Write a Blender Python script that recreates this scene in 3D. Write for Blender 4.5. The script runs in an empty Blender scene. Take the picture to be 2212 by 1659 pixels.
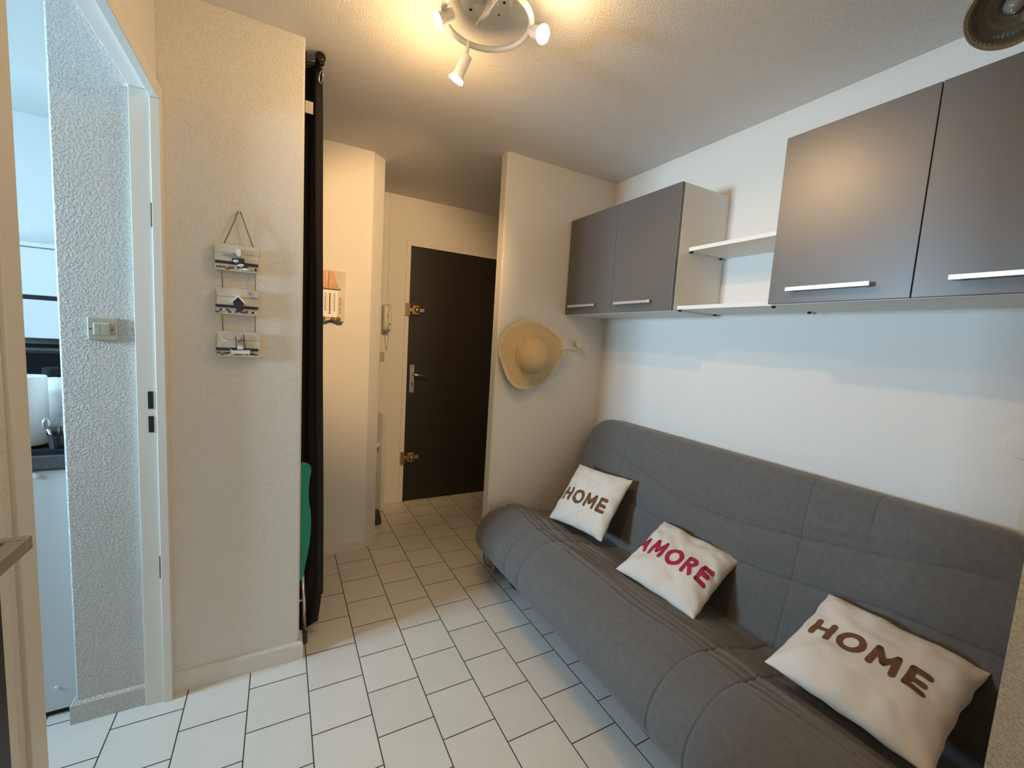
import bpy, bmesh, math, random
from mathutils import Vector, Matrix, noise, Euler
random.seed(7)
PI = math.pi
SC = bpy.context.scene
COL = SC.collection

# ------------------------------------------------------------------ camera
CAM_H = 1.37
cam = bpy.data.cameras.new('camera')
camo = bpy.data.objects.new('camera', cam); COL.objects.link(camo)
cam.sensor_fit = 'HORIZONTAL'; cam.sensor_width = 36.0; cam.lens = 914.975/2212*36.0
cam.clip_start = 0.02
YAW, PITCH, ROLL = (math.radians(v) for v in (28.7977, -5.8723, -3.54825))
fw = Vector((math.sin(YAW)*math.cos(PITCH), math.cos(YAW)*math.cos(PITCH), math.sin(PITCH)))
rt = Vector((math.cos(YAW), -math.sin(YAW), 0)); dn = fw.cross(rt)
r2 = math.cos(ROLL)*rt + math.sin(ROLL)*dn; d2 = -math.sin(ROLL)*rt + math.cos(ROLL)*dn
m = Matrix((r2, -d2, -fw)).transposed().to_4x4()
camo.matrix_world = Matrix.Translation((0, 0, CAM_H)) @ m
SC.camera = camo

# ------------------------------------------------------------------ world, view
SC.view_settings.view_transform = 'Standard'; SC.view_settings.look = 'None'
SC.view_settings.exposure = 0.0; SC.view_settings.gamma = 1.0
SC.view_settings.use_curve_mapping = False
W = bpy.data.worlds.new('sky'); SC.world = W; W.use_nodes = True
bg = W.node_tree.nodes['Background']
bg.inputs[0].default_value = (0.55, 0.75, 1.0, 1); bg.inputs[1].default_value = 1.0

# ------------------------------------------------------------------ kitchen daylight, warm room fill and lamps
def area(name, loc, direction, sx, sy, power, color, spread=180):
    l = bpy.data.lights.new(name, 'AREA'); l.shape = 'RECTANGLE'; l.size = sx; l.size_y = sy
    l.energy = power; l.color = color; l.spread = math.radians(spread)
    o = bpy.data.objects.new(name, l); COL.objects.link(o); o.location = loc
    o.rotation_euler = Vector(direction).to_track_quat('-Z', 'Y').to_euler()
    return o
KITCHEN_DAY = area('kitchen_daylight', (-2.42, 1.55, 1.55), (1, 0, 0), 1.15, 0.46, 134, (0.50, 0.77, 1.0), 110)
ROOM_FILL = area('room_warm_fill', (0.75, -2.55, 1.35), (0, 1, 0), 1.5, 1.9, 19, (1.0, 0.77, 0.40))  # added warm ambient fill from behind the camera
WARM = (1.0, 0.63, 0.29)
def spot(name, loc, target, power, angle, blend=0.6, color=WARM, r=0.02):
    l = bpy.data.lights.new(name, 'SPOT'); l.energy = power; l.color = color
    l.spot_size = math.radians(angle); l.spot_blend = blend; l.shadow_soft_size = r
    o = bpy.data.objects.new(name, l); COL.objects.link(o); o.location = loc
    o.rotation_euler = (Vector(target)-Vector(loc)).to_track_quat('-Z', 'Y').to_euler()
    return o

# ------------------------------------------------------------------ materials
def mat(name, color, rough=0.6, metal=0.0, bump=None, spec=0.5, emit=None, sheen=0.0, var=None, coat=0.0):
    """bump = (scale, strength, distance, detail) ; var = (scale, amount)"""
    M = bpy.data.materials.new(name); M.use_nodes = True
    nt = M.node_tree; b = nt.nodes['Principled BSDF']
    b.inputs['Base Color'].default_value = (*color, 1); b.inputs['Roughness'].default_value = rough
    b.inputs['Metallic'].default_value = metal; b.inputs['Specular IOR Level'].default_value = spec
    b.inputs['Sheen Weight'].default_value = sheen; b.inputs['Coat Weight'].default_value = coat
    if emit:
        b.inputs['Emission Color'].default_value = (*emit[0], 1); b.inputs['Emission Strength'].default_value = emit[1]
    tc = nt.nodes.new('ShaderNodeTexCoord')
    if var:
        n = nt.nodes.new('ShaderNodeTexNoise'); n.inputs['Scale'].default_value = var[0]; n.inputs['Detail'].default_value = 4
        nt.links.new(tc.outputs['Object'], n.inputs['Vector'])
        r = nt.nodes.new('ShaderNodeMapRange'); r.inputs['To Min'].default_value = 1-var[1]; r.inputs['To Max'].default_value = 1+var[1]
        r.inputs['From Min'].default_value = 0.3; r.inputs['From Max'].default_value = 0.7
        nt.links.new(n.outputs['Fac'], r.inputs['Value'])
        v = nt.nodes.new('ShaderNodeVectorMath'); v.operation = 'SCALE'; v.inputs[0].default_value = color
        nt.links.new(r.outputs[0], v.inputs['Scale']); nt.links.new(v.outputs[0], b.inputs['Base Color'])
    if bump:
        n = nt.nodes.new('ShaderNodeTexNoise'); n.inputs['Scale'].default_value = bump[0]; n.inputs['Detail'].default_value = bump[3]
        nt.links.new(tc.outputs['Object'], n.inputs['Vector'])
        bp = nt.nodes.new('ShaderNodeBump'); bp.inputs['Strength'].default_value = bump[1]; bp.inputs['Distance'].default_value = bump[2]
        nt.links.new(n.outputs['Fac'], bp.inputs['Height']); nt.links.new(bp.outputs['Normal'], b.inputs['Normal'])
    return M

def plaster(name, color, scale=70, dist=0.004, strength=0.8, flat=0.5):
    """roughcast paint: worm-like raised bits over a flatter ground"""
    M = mat(name, color, 0.75, spec=0.25); nt = M.node_tree; b = nt.nodes['Principled BSDF']
    tc = nt.nodes.new('ShaderNodeTexCoord')
    n1 = nt.nodes.new('ShaderNodeTexNoise'); n1.inputs['Scale'].default_value = scale; n1.inputs['Detail'].default_value = 3
    n1.inputs['Distortion'].default_value = 0.25
    n2 = nt.nodes.new('ShaderNodeTexNoise'); n2.inputs['Scale'].default_value = scale*3.1; n2.inputs['Detail'].default_value = 2
    r = nt.nodes.new('ShaderNodeMapRange'); r.interpolation_type = 'SMOOTHSTEP'
    r.inputs['From Min'].default_value = flat; r.inputs['From Max'].default_value = flat+0.20
    a = nt.nodes.new('ShaderNodeMath'); a.operation = 'MULTIPLY_ADD'; a.inputs[1].default_value = 0.35
    for n in (n1, n2): nt.links.new(tc.outputs['Object'], n.inputs['Vector'])
    nt.links.new(n1.outputs['Fac'], r.inputs['Value'])
    nt.links.new(n2.outputs['Fac'], a.inputs[0]); nt.links.new(r.outputs[0], a.inputs[2])
    bp = nt.nodes.new('ShaderNodeBump'); bp.inputs['Strength'].default_value = strength; bp.inputs['Distance'].default_value = dist
    nt.links.new(a.outputs[0], bp.inputs['Height']); nt.links.new(bp.outputs['Normal'], b.inputs['Normal'])
    return M

def tile_material():
    M = mat('floor_tiles', (0.6, 0.58, 0.54), 0.32, spec=0.45); nt = M.node_tree; b = nt.nodes['Principled BSDF']
    tc = nt.nodes.new('ShaderNodeTexCoord'); sp = nt.nodes.new('ShaderNodeSeparateXYZ'); cb = nt.nodes.new('ShaderNodeCombineXYZ')
    nt.links.new(tc.outputs['Object'], sp.inputs[0])
    ax = nt.nodes.new('ShaderNodeMath'); ax.operation = 'SUBTRACT'; ax.inputs[1].default_value = 0.0984-0.1973*30
    ay = nt.nodes.new('ShaderNodeMath'); ay.operation = 'SUBTRACT'; ay.inputs[1].default_value = TILE_Y0-0.2*30
    nt.links.new(sp.outputs['X'], ax.inputs[0]); nt.links.new(sp.outputs['Y'], ay.inputs[0])
    nt.links.new(ay.outputs[0], cb.inputs['X']); nt.links.new(ax.outputs[0], cb.inputs['Y'])
    br = nt.nodes.new('ShaderNodeTexBrick'); br.offset = 0.5; br.offset_frequency = 2; br.squash = 1.0
    br.inputs['Scale'].default_value = 1.0; br.inputs['Brick Width'].default_value = 0.2; br.inputs['Row Height'].default_value = 0.1973
    br.inputs['Mortar Size'].default_value = 0.0021; br.inputs['Mortar Smooth'].default_value = 0.1; br.inputs['Bias'].default_value = 0
    br.inputs['Color1'].default_value = (0.68, 0.65, 0.595, 1); br.inputs['Color2'].default_value = (0.72, 0.69, 0.635, 1)
    br.inputs['Mortar'].default_value = (0.075, 0.055, 0.045, 1)
    nt.links.new(cb.outputs[0], br.inputs['Vector'])
    n = nt.nodes.new('ShaderNodeTexNoise'); n.inputs['Scale'].default_value = 9; n.inputs['Detail'].default_value = 6
    nt.links.new(tc.outputs['Object'], n.inputs['Vector'])
    mr = nt.nodes.new('ShaderNodeMapRange'); mr.inputs['To Min'].default_value = 0.93; mr.inputs['To Max'].default_value = 1.07
    nt.links.new(n.outputs['Fac'], mr.inputs['Value'])
    vm = nt.nodes.new('ShaderNodeVectorMath'); vm.operation = 'SCALE'
    nt.links.new(br.outputs['Color'], vm.inputs[0]); nt.links.new(mr.outputs[0], vm.inputs['Scale'])
    nt.links.new(vm.outputs[0], b.inputs['Base Color'])
    ml = nt.nodes.new('ShaderNodeMapRange'); ml.inputs['To Min'].default_value = 0.34; ml.inputs['To Max'].default_value = 0.85
    nt.links.new(br.outputs['Fac'], ml.inputs['Value']); nt.links.new(ml.outputs[0], b.inputs['Roughness'])
    bp = nt.nodes.new('ShaderNodeBump'); bp.invert = True; bp.inputs['Distance'].default_value = 0.002; bp.inputs['Strength'].default_value = 0.8
    nt.links.new(br.outputs['Fac'], bp.inputs['Height']); nt.links.new(bp.outputs['Normal'], b.inputs['Normal'])
    return M
TILE_Y0 = 1.128

WHITEP = (0.74, 0.71, 0.66)
M_WALL = plaster('plaster_wall', WHITEP, 185, 0.0013, 0.75, 0.47)
M_SMOOTH = plaster('plaster_smooth_wall', WHITEP, 170, 0.0005, 0.6)
M_ROUGH = plaster('plaster_rough_wall', (0.60, 0.58, 0.54), 150, 0.0025, 0.9, 0.45)
M_CEIL = plaster('plaster_ceiling', (0.76, 0.73, 0.69), 180, 0.0017, 0.8, 0.47)
M_TILE = tile_material()
M_PAINT = mat('gloss_paint_frame', (0.74, 0.71, 0.65), 0.35, bump=(25, 0.15, 0.002, 3))
M_BLACKDOOR = mat('black_door', (0.018, 0.014, 0.011), 0.42, bump=(300, 0.1, 0.001, 2))
M_BRASS = mat('old_brass', (0.36, 0.25, 0.11), 0.38, 0.9, bump=(60, 0.2, 0.001, 3))
M_STEEL = mat('brushed_steel', (0.62, 0.60, 0.56), 0.3, 1.0)
M_ALU = mat('satin_aluminium', (0.80, 0.78, 0.75), 0.38, 0.85)
M_PLASTIC = mat('ivory_plastic', (0.70, 0.66, 0.56), 0.35)
M_SWITCH = mat('yellowed_switch_plastic', (0.42, 0.40, 0.31), 0.4)
M_WHITE = mat('white_laminate', (0.76, 0.75, 0.72), 0.45)
M_WHITEGL = mat('white_enamel', (0.80, 0.80, 0.78), 0.25)
M_GREYDOOR = mat('grey_laminate', (0.108, 0.098, 0.093), 0.39, spec=0.85, bump=(400, 0.05, 0.0005, 2))
M_DARK = mat('black_plastic', (0.012, 0.012, 0.013), 0.4)
M_HOLE = mat('dark_slot', (0.01, 0.009, 0.008), 0.8)
M_CURTAIN = mat('black_curtain', (0.010, 0.007, 0.006), 0.85, bump=(500, 0.3, 0.001, 2))
M_IRON = mat('black_iron', (0.02, 0.018, 0.016), 0.4, 0.6)
M_TEAL = mat('teal_cover', (0.012, 0.27, 0.20), 0.55)
M_SOFA = mat('grey_microfibre', (0.130, 0.122, 0.116), 0.97, spec=0.08, sheen=0.30, bump=(650, 0.55, 0.0015, 3), var=(60, 0.10))
M_PILLOW = mat('cream_cotton', (0.70, 0.64, 0.57), 0.9, spec=0.1, sheen=0.3, bump=(700, 0.3, 0.001, 2))
M_BROWNTXT = mat('brown_felt', (0.17, 0.085, 0.045), 0.95, spec=0.05, bump=(500, 0.4, 0.002, 3))
M_REDTXT = mat('crimson_felt', (0.40, 0.035, 0.075), 0.95, spec=0.05, bump=(500, 0.4, 0.002, 3))
M_STRAW = mat('straw', (0.62, 0.46, 0.26), 0.8, spec=0.2)
M_STRAWL = mat('pale_raffia', (0.86, 0.79, 0.60), 0.8, spec=0.2)
M_TWINE = mat('jute_twine', (0.27, 0.16, 0.07), 0.9, bump=(600, 0.6, 0.002, 2))
M_DRIFT = mat('whitewashed_wood', (0.60, 0.55, 0.47), 0.8, bump=(60, 0.3, 0.002, 5), var=(14, 0.14))
M_NAVY = mat('navy_paint', (0.022, 0.028, 0.045), 0.7)
M_PEBBLE = mat('brown_pebble', (0.17, 0.09, 0.05), 0.7, var=(40, 0.3))
M_PEBLT = mat('pale_pebble', (0.62, 0.52, 0.40), 0.7, var=(40, 0.2))
M_GULLG = mat('gull_grey', (0.25, 0.26, 0.26), 0.7)
M_GULLW = mat('gull_white', (0.82, 0.80, 0.75), 0.7)
M_ORANGE = mat('orange_beak', (0.50, 0.18, 0.04), 0.6)
M_SAIL = mat('wooden_sail', (0.62, 0.36, 0.20), 0.7, var=(20, 0.15))
M_INK = mat('dark_ink', (0.05, 0.04, 0.04), 0.8)
M_REDINK = mat('red_column', (0.40, 0.08, 0.05), 0.6)
M_COUNTER = mat('grey_worktop', (0.085, 0.088, 0.095), 0.4, var=(200, 0.2))
M_KFRONT = mat('kitchen_white_front', (0.60, 0.63, 0.64), 0.35)
M_KWALL = mat('kitchen_paint', (0.60, 0.63, 0.62), 0.6, bump=(60, 0.25, 0.002, 4))
M_BLACKGL = mat('black_glass', (0.006, 0.006, 0.007), 0.08)
M_PAPER = mat('kitchen_paper', (0.86, 0.86, 0.85), 0.95, bump=(220, 0.4, 0.002, 2))
M_MAT = mat('dark_grey_rubber', (0.06, 0.06, 0.058), 0.9, bump=(200, 0.4, 0.002, 2))
M_LAMP = mat('lamp_grey_white_paint', (0.62, 0.60, 0.56), 0.3)
M_RIM = mat('grey_steel_rim', (0.40, 0.37, 0.31), 0.4, 0.5)
M_BULB = mat('lit_bulb', (1, 0.9, 0.7), 0.4, emit=((1.0, 0.78, 0.45), 60))
M_BULBDIM = mat('lit_bulb_seen_from_side', (1, 0.9, 0.7), 0.4, emit=((1.0, 0.80, 0.52), 14))
M_GREENEDGE = mat('frosted_lamp_glass', (0.8, 0.8, 0.6), 0.2, emit=((1.0, 0.88, 0.50), 2.2))
def glass(name, tint=(1, 1, 1), rough=0.02):
    M = bpy.data.materials.new(name); M.use_nodes = True; b = M.node_tree.nodes['Principled BSDF']
    b.inputs['Base Color'].default_value = (*tint, 1); b.inputs['Transmission Weight'].default_value = 1
    b.inputs['Roughness'].default_value = rough; b.inputs['IOR'].default_value = 1.45
    return M
M_GLASS = glass('window_glass')
M_RIBGLASS = mat('smoked_reflector_glass', (0.42, 0.38, 0.30), 0.22, 0.85)

# ------------------------------------------------------------------ mesh helpers
def obj(name, bm, m=None, parent=None, smooth=False, bevel=0, seg=2, loc=None):
    if bevel:
        bm.normal_update()
        es = [e for e in bm.edges if len(e.link_faces) == 2 and e.calc_face_angle(0) > 0.5]
        bmesh.ops.bevel(bm, geom=es, offset=bevel, segments=seg, profile=0.5, affect='EDGES', clamp_overlap=True)
    bmesh.ops.recalc_face_normals(bm, faces=bm.faces[:])
    me = bpy.data.meshes.new(name); bm.to_mesh(me); bm.free()
    if m is not None:
        for k in (m if isinstance(m, (list, tuple)) else [m]): me.materials.append(k)
    if smooth:
        for p in me.polygons: p.use_smooth = True
    o = bpy.data.objects.new(name, me); COL.objects.link(o)
    if parent is not None: o.parent = parent
    if loc is not None: o.location = loc
    return o
def smooth_by_angle(o, ang=40):
    me = o.data
    for p in me.polygons: p.use_smooth = True
    bm = bmesh.new(); bm.from_mesh(me); a = math.radians(ang)
    for e in bm.edges:
        if len(e.link_faces) == 2 and e.calc_face_angle(0) > a: e.smooth = False
    bm.to_mesh(me); bm.free(); return o
def box(bm, x0, x1, y0, y1, z0, z1, M=None, mi=0):
    vs = [bm.verts.new((x, y, z)) for x in (x0, x1) for y in (y0, y1) for z in (z0, z1)]
    if M is not None:
        for v in vs: v.co = M @ v.co
    for f in ((0, 1, 3, 2), (4, 6, 7, 5), (0, 4, 5, 1), (2, 3, 7, 6), (0, 2, 6, 4), (1, 5, 7, 3)):
        bm.faces.new([vs[i] for i in f]).material_index = mi
    return bm
def B(*a, M=None):
    return box(bmesh.new(), *a, M=M)
def prism(bm, pts, z0, z1, M=None, mi=0):
    """polygon in XY extruded along Z, then transformed"""
    lo = [bm.verts.new((p[0], p[1], z0)) for p in pts]; hi = [bm.verts.new((p[0], p[1], z1)) for p in pts]
    if M is not None:
        for v in lo+hi: v.co = M @ v.co
    n = len(pts)
    bm.faces.new(lo[::-1]).material_index = mi; bm.faces.new(hi).material_index = mi
    for i in range(n): bm.faces.new((lo[i], lo[(i+1) % n], hi[(i+1) % n], hi[i])).material_index = mi
    return bm
def tube(bm, pts, r, n=10, closed=False, mi=0):
    pts = [Vector(p) for p in pts]; rings = []; N = len(pts); prev = None
    for i, p in enumerate(pts):
        if closed: t = (pts[(i+1) % N]-pts[i-1]).normalized()
        else: t = (pts[min(i+1, N-1)]-pts[max(i-1, 0)]).normalized()
        if prev is None:
            a = t.cross(Vector((0, 0, 1)))
            if a.length < 1e-3: a = t.cross(Vector((0, 1, 0)))
        else: a = prev - t*prev.dot(t)
        a.normalize(); prev = a; b = t.cross(a)
        rr = r[i] if isinstance(r, (list, tuple)) else r
        rings.append([bm.verts.new(p+rr*(math.cos(2*PI*k/n)*a+math.sin(2*PI*k/n)*b)) for k in range(n)])
    for i in range(N if closed else N-1):
        A, C = rings[i], rings[(i+1) % N]
        for k in range(n): bm.faces.new((A[k], A[(k+1) % n], C[(k+1) % n], C[k])).material_index = mi
    if not closed: bm.faces.new(rings[0][::-1]).material_index = mi; bm.faces.new(rings[-1]).material_index = mi
    return bm
def lathe(bm, prof, n=32, M=None, caps=True, mi=0):
    """prof = [(r,z)...] about Z, then transformed by M"""
    rings = []
    for r, z in prof:
        rings.append([bm.verts.new((max(r, 1e-5)*math.cos(2*PI*k/n), max(r, 1e-5)*math.sin(2*PI*k/n), z)) for k in range(n)])
    if M is not None:
        for R_ in rings:
            for v in R_: v.co = M @ v.co
    for A, C in zip(rings, rings[1:]):
        for k in range(n): bm.faces.new((A[k], A[(k+1) % n], C[(k+1) % n], C[k])).material_index = mi
    if caps: bm.faces.new(rings[0][::-1]).material_index = mi; bm.faces.new(rings[-1]).material_index = mi
    return bm
def aim(loc, direction):
    """matrix whose +Z looks along direction"""
    return Matrix.Translation(loc) @ Vector(direction).to_track_quat('Z', 'Y').to_matrix().to_4x4()
def ellipsoid(bm, c, rx, ry, rz, n=12, mi=0):
    M = Matrix.Translation(c) @ Matrix.Diagonal((rx, ry, rz, 1))
    k = 7; prof = [(math.sin(PI*i/k), -math.cos(PI*i/k)) for i in range(k+1)]
    return lathe(bm, prof, n, M, mi=mi)
def empty(name, loc=(0, 0, 0), rz=0):
    o = bpy.data.objects.new(name, None); COL.objects.link(o); o.location = loc; o.rotation_euler = (0, 0, rz)
    o.empty_display_size = 0.05
    return o
def tag(o, label, cat, group=None):
    o['label'] = label; o['category'] = cat
    if group: o['group'] = group
    return o
def struct(name, bm, m, parent=None, **k):
    o = obj(name, bm, m, parent, **k)
    if parent is None: o['kind'] = 'structure'
    return o
def text_mesh(s, size=1.0, bold=0.0, spacing=1.0, maxedge=None):
    """flat text polygons as a bmesh, centred"""
    c = bpy.data.curves.new('txt', 'FONT'); c.body = s; c.size = size; c.offset = bold
    c.space_character = spacing; c.align_x = 'CENTER'; c.align_y = 'CENTER'; c.resolution_u = 5
    o = bpy.data.objects.new('txt', c); COL.objects.link(o)
    bpy.context.view_layer.update()
    dg = bpy.context.evaluated_depsgraph_get()
    me = bpy.data.meshes.new_from_object(o.evaluated_get(dg))
    bpy.data.objects.remove(o); bpy.data.curves.remove(c)
    bm = bmesh.new(); bm.from_mesh(me); bpy.data.meshes.remove(me)
    bmesh.ops.remove_doubles(bm, verts=bm.verts[:], dist=1e-5)
    bmesh.ops.triangulate(bm, faces=bm.faces[:])
    if maxedge:
        for _ in range(6):
            es = [e for e in bm.edges if e.calc_length() > maxedge]
            if not es: break
            bmesh.ops.subdivide_edges(bm, edges=es, cuts=1)
            bmesh.ops.triangulate(bm, faces=bm.faces[:])
    xs = [v.co.x for v in bm.verts]; ys = [v.co.y for v in bm.verts]
    cx, cy = (min(xs)+max(xs))/2, (min(ys)+max(ys))/2
    for v in bm.verts: v.co.x -= cx; v.co.y -= cy
    return bm, max(xs)-min(xs), max(ys)-min(ys)

# ------------------------------------------------------------------ room shell
CZ = 2.405
struct('floor', B(-3.0, 2.2, -3.0, 3.6, -0.1, 0.0), M_TILE)
struct('ceiling', B(-3.0, 2.2, -3.0, 3.6, CZ, CZ+0.1), M_CEIL)
struct('wall_right', B(1.88, 2.0, -3.0, 3.6, 0, CZ), M_SMOOTH)
# partition with the hat (thin end faces the passage)
struct('wall_far_right', prism(bmesh.new(), [(1.106, 2.20), (1.88, 2.20), (1.88, 2.27), (1.102, 2.27), (1.092, 2.262), (1.096, 2.208)], 0, CZ), M_WALL)
# back wall around the entrance door (leaf X .881..1.711)
bm = bmesh.new(); box(bm, -0.6, 0.845, 3.352, 3.5, 0, CZ); box(bm, 1.747, 1.88, 3.352, 3.5, 0, CZ); box(bm, 0.845, 1.747, 3.352, 3.5, 2.085, CZ)
struct('wall_back', bm, M_SMOOTH)
# hall block on the left with chamfered corner, then the passage side wall
struct('wall_hall_left', prism(bmesh.new(), [(-0.6, 2.68), (0.462, 2.68), (0.472, 2.683), (0.548, 2.755), (0.552, 2.766), (0.552, 2.93), (-0.6, 2.93)], 0, CZ), M_WALL)
# left wall slab with the hanging plaques, its rounded right end
struct('wall_left', prism(bmesh.new(), [(-0.40, 1.83), (0.066, 1.83), (0.072, 1.836), (0.072, 1.90), (-0.40, 1.90)], 0, CZ), M_WALL)
struct('wall_kitchen_side', prism(bmesh.new(), [(-0.594, 1.812), (-0.60, 1.818), (-0.60, 2.50), (-0.50, 2.50), (-0.50, 1.90), (-0.37, 1.90), (-0.37, 1.829), (-0.405, 1.829), (-0.405, 1.812)], 0, CZ), M_ROUGH)
struct('wall_closet', B(-0.6, -0.50, 2.50, 3.5, 0, CZ), M_WALL)
# wall between this room and the kitchen, with the doorway Y .98 - 1.785
bm = bmesh.new(); box(bm, -0.43, -0.352, -3.0, 0.90, 0, CZ); box(bm, -0.43, -0.352, 0.90, 1.829, 2.074, CZ)
struct('wall_kitchen_door', bm, M_WALL)
struct('wall_near_right', prism(bmesh.new(), [(1.247, 0.20), (1.90, 0.20), (1.90, 0.10), (1.245, 0.10), (1.240, 0.108), (1.240, 0.192)], 0, CZ), M_ROUGH)
# back of the room with the balcony window
bm = bmesh.new(); box(bm, -0.45, 0.0, -2.7, -2.6, 0, CZ); box(bm, 1.5, 2.0, -2.7, -2.6, 0, CZ); box(bm, 0.0, 1.5, -2.7, -2.6, 2.25, CZ); box(bm, 0, 1.5, -2.7, -2.6, 0, 0.35)
struct('wall_behind', bm, M_WALL)
# kitchen shell
bm = bmesh.new(); box(bm, -2.45, -2.3, -0.6, 1.30, 0, CZ); box(bm, -2.45, -2.3, 1.82, 2.6, 0, CZ); box(bm, -2.45, -2.3, 1.30, 1.82, 0, 0.98); box(bm, -2.45, -2.3, 1.30, 1.82, 2.13, CZ)
struct('wall_kitchen_window', bm, M_KWALL)
struct('wall_kitchen_back', B(-2.45, -0.60, 2.46, 2.6, 0, CZ), M_KWALL)
struct('wall_kitchen_near', B(-2.45, -0.43, -0.7, -0.6, 0, CZ), M_KWALL)
struct('trim_3', B(-2.3, -0.60, 2.02, 2.46, 2.13, CZ), M_KWALL)   # lowered box over the kitchen units

def window(n, axis, a0, a1, z0, z1, p0, p1, pg):
    """frame bars with one mullion, glass as a child"""
    bm = bmesh.new(); t = 0.05; mid = (a0+a1)/2
    for (u0, u1, v0, v1) in ((a0, a0+t, z0, z1), (a1-t, a1, z0, z1), (a0+t, a1-t, z0, z0+t), (a0+t, a1-t, z1-t, z1), (mid-0.02, mid+0.02, z0+t, z1-t)):
        if axis == 'x': box(bm, p0, p1, u0, u1, v0, v1)
        else: box(bm, u0, u1, p0, p1, v0, v1)
    w = struct('window_%d' % n, bm, M_WHITEGL)
    obj('pane', B(pg, pg+0.004, a0, a1, z0, z1) if axis == 'x' else B(a0, a1, pg, pg+0.004, z0, z1), M_GLASS, w)
    return w
window(1, 'x', 1.30, 1.82, 0.98, 2.13, -2.37, -2.33, -2.44)
window(2, 'y', 0.0, 1.5, 0.35, 2.25, -2.66, -2.62, -2.68)

# plaster skirtings, uneven like the photograph
def skirting(name, path, h=0.075, t=0.012, m=M_WALL):
    """path of XY points along the wall; skirting stands out to the right-hand side of the path"""
    bm = bmesh.new(); pts = [Vector((*p, 0)) for p in path]; secs = []
    for i, p in enumerate(pts):
        a = (pts[i]-pts[i-1]).normalized() if i else None
        b = (pts[i+1]-pts[i]).normalized() if i < len(pts)-1 else None
        d = ((a or b)+(b or a)).normalized(); nrm = Vector((d.y, -d.x, 0))
        k = 1/max(0.5, nrm.dot(Vector(((a or b).y, -(a or b).x, 0))))
        q = p+nrm*t*k
        secs.append([bm.verts.new(v) for v in ((p.x, p.y, 0), (q.x, q.y, 0), (q.x, q.y, h-0.008), (p.x+(q.x-p.x)*0.45, p.y+(q.y-p.y)*0.45, h), (p.x, p.y, h))])
    for A, C in zip(secs, secs[1:]):
        for k in range(5): bm.faces.new((A[k], A[(k+1) % 5], C[(k+1) % 5], C[k]))
    bm.faces.new(secs[0]); bm.faces.new(secs[-1][::-1])
    return struct(name, bm, m)
skirting('baseboard_left', [(-0.338, 1.83), (0.072, 1.83), (0.072, 1.90)], 0.075, 0.014)
skirting('baseboard_kitchen', [(-0.60, 1.90), (-0.60, 1.812), (-0.412, 1.812)], 0.075, 0.012, M_ROUGH)
skirting('baseboard_hall', [(0.05, 2.68), (0.466, 2.68), (0.552, 2.76), (0.552, 2.93)], 0.07, 0.010)
skirting('baseboard_far_right', [(1.094, 2.27), (1.094, 2.20), (1.88, 2.20)], 0.06, 0.008)

# kitchen doorway frame (trim_1): far jamb, header, near jamb
t1 = empty('trim_1'); t1['kind'] = 'structure'
bm = bmesh.new()
box(bm, -0.415, -0.3635, 1.792, 1.828, 0, 2.072); box(bm, -0.363, -0.338, 1.785, 1.8295, 0, 2.0525)
jamb = obj('jamb', bm, M_PAINT, t1, bevel=0.0015)
bm = bmesh.new()
box(bm, -0.372, -0.3628, 1.7846, 1.7855, 1.055, 1.125); box(bm, -0.372, -0.3628, 1.7846, 1.7855, 0.99, 1.055)
# lock strike slots cut in the jamb face and two hinge-side slots
bm2 = bmesh.new()
for z0, z1, x0, x1 in ((1.070, 1.128, -0.386, -0.372), (0.990, 1.045, -0.386, -0.372)):
    box(bm2, x0, x1, 1.7905, 1.7925, z0, z1)
for z0, z1 in ((1.66, 1.735), (0.47, 0.55)): box(bm2, -0.3665, -0.3635, 1.7905, 1.7925, z0, z1)
bm.free(); obj('strike_slot', bm2, M_HOLE, jamb)
bm = bmesh.new(); box(bm, -0.415, -0.3635, 0.84, 1.828, 2.0725, 2.118); box(bm, -0.363, -0.338, 0.80, 1.8295, 2.053, 2.098)
obj('header', bm, M_PAINT, t1, bevel=0.0015)
bm = bmesh.new(); box(bm, -0.43, -0.365, 0.84, 0.95, 0, 2.072); box(bm, -0.370, -0.346, 0.885, 0.935, 0, 2.052); box(bm, -0.370, -0.357, 0.80, 0.8845, 0, 2.052); box(bm, -0.370, -0.344, 0.72, 0.795, 0, 2.098); box(bm, -0.370, -0.3445, 0.815, 0.848, 0, 2.052)
obj('near_jamb', bm, M_PAINT, t1, bevel=0.002)

# ------------------------------------------------------------------ entrance door (door_1) and its frame (trim_2)
d = empty('door_1', (0.881, 3.352, 0)); d['kind'] = 'structure'
def rel(o, e):   # put world-built mesh under an empty that is not at the origin
    o.matrix_parent_inverse = Matrix.Identity(4); o.location = -Vector(e.location); return o
def part(name, bm, m, e, **k):
    o = obj(name, bm, m, e, **k)
    p = e; off = Vector((0, 0, 0))
    while p is not None: off += Vector(p.location); p = p.parent
    o.data.transform(Matrix.Translation(-off)); return o
part('door_leaf', B(0.882, 1.710, 3.345, 3.385, 0.008, 2.043), M_BLACKDOOR, d, bevel=0.002)
bm = B(0.902, 0.938, 3.339, 3.345, 0.905, 1.128); pl = part('handle_plate', bm, M_STEEL, d, bevel=0.001)
bm = bmesh.new(); tube(bm, [(0.921, 3.345, 1.052), (0.921, 3.300, 1.052)], 0.0085, 14)
tube(bm, [(0.915, 3.300, 1.053), (0.935, 3.292, 1.052), (0.96, 3.290, 1.050), (1.03, 3.292, 1.045)], [0.009, 0.0095, 0.0085, 0.007], 14)
part('door_handle', bm, M_STEEL, d, smooth=True)
bm = bmesh.new(); lathe(bm, [(0.006, 0), (0.006, 0.002)], 16, aim((0.921, 3.3395, 0.978), (0, -1, 0))); box(bm, 0.918, 0.924, 3.3375, 3.3395, 0.955, 0.978)
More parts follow.
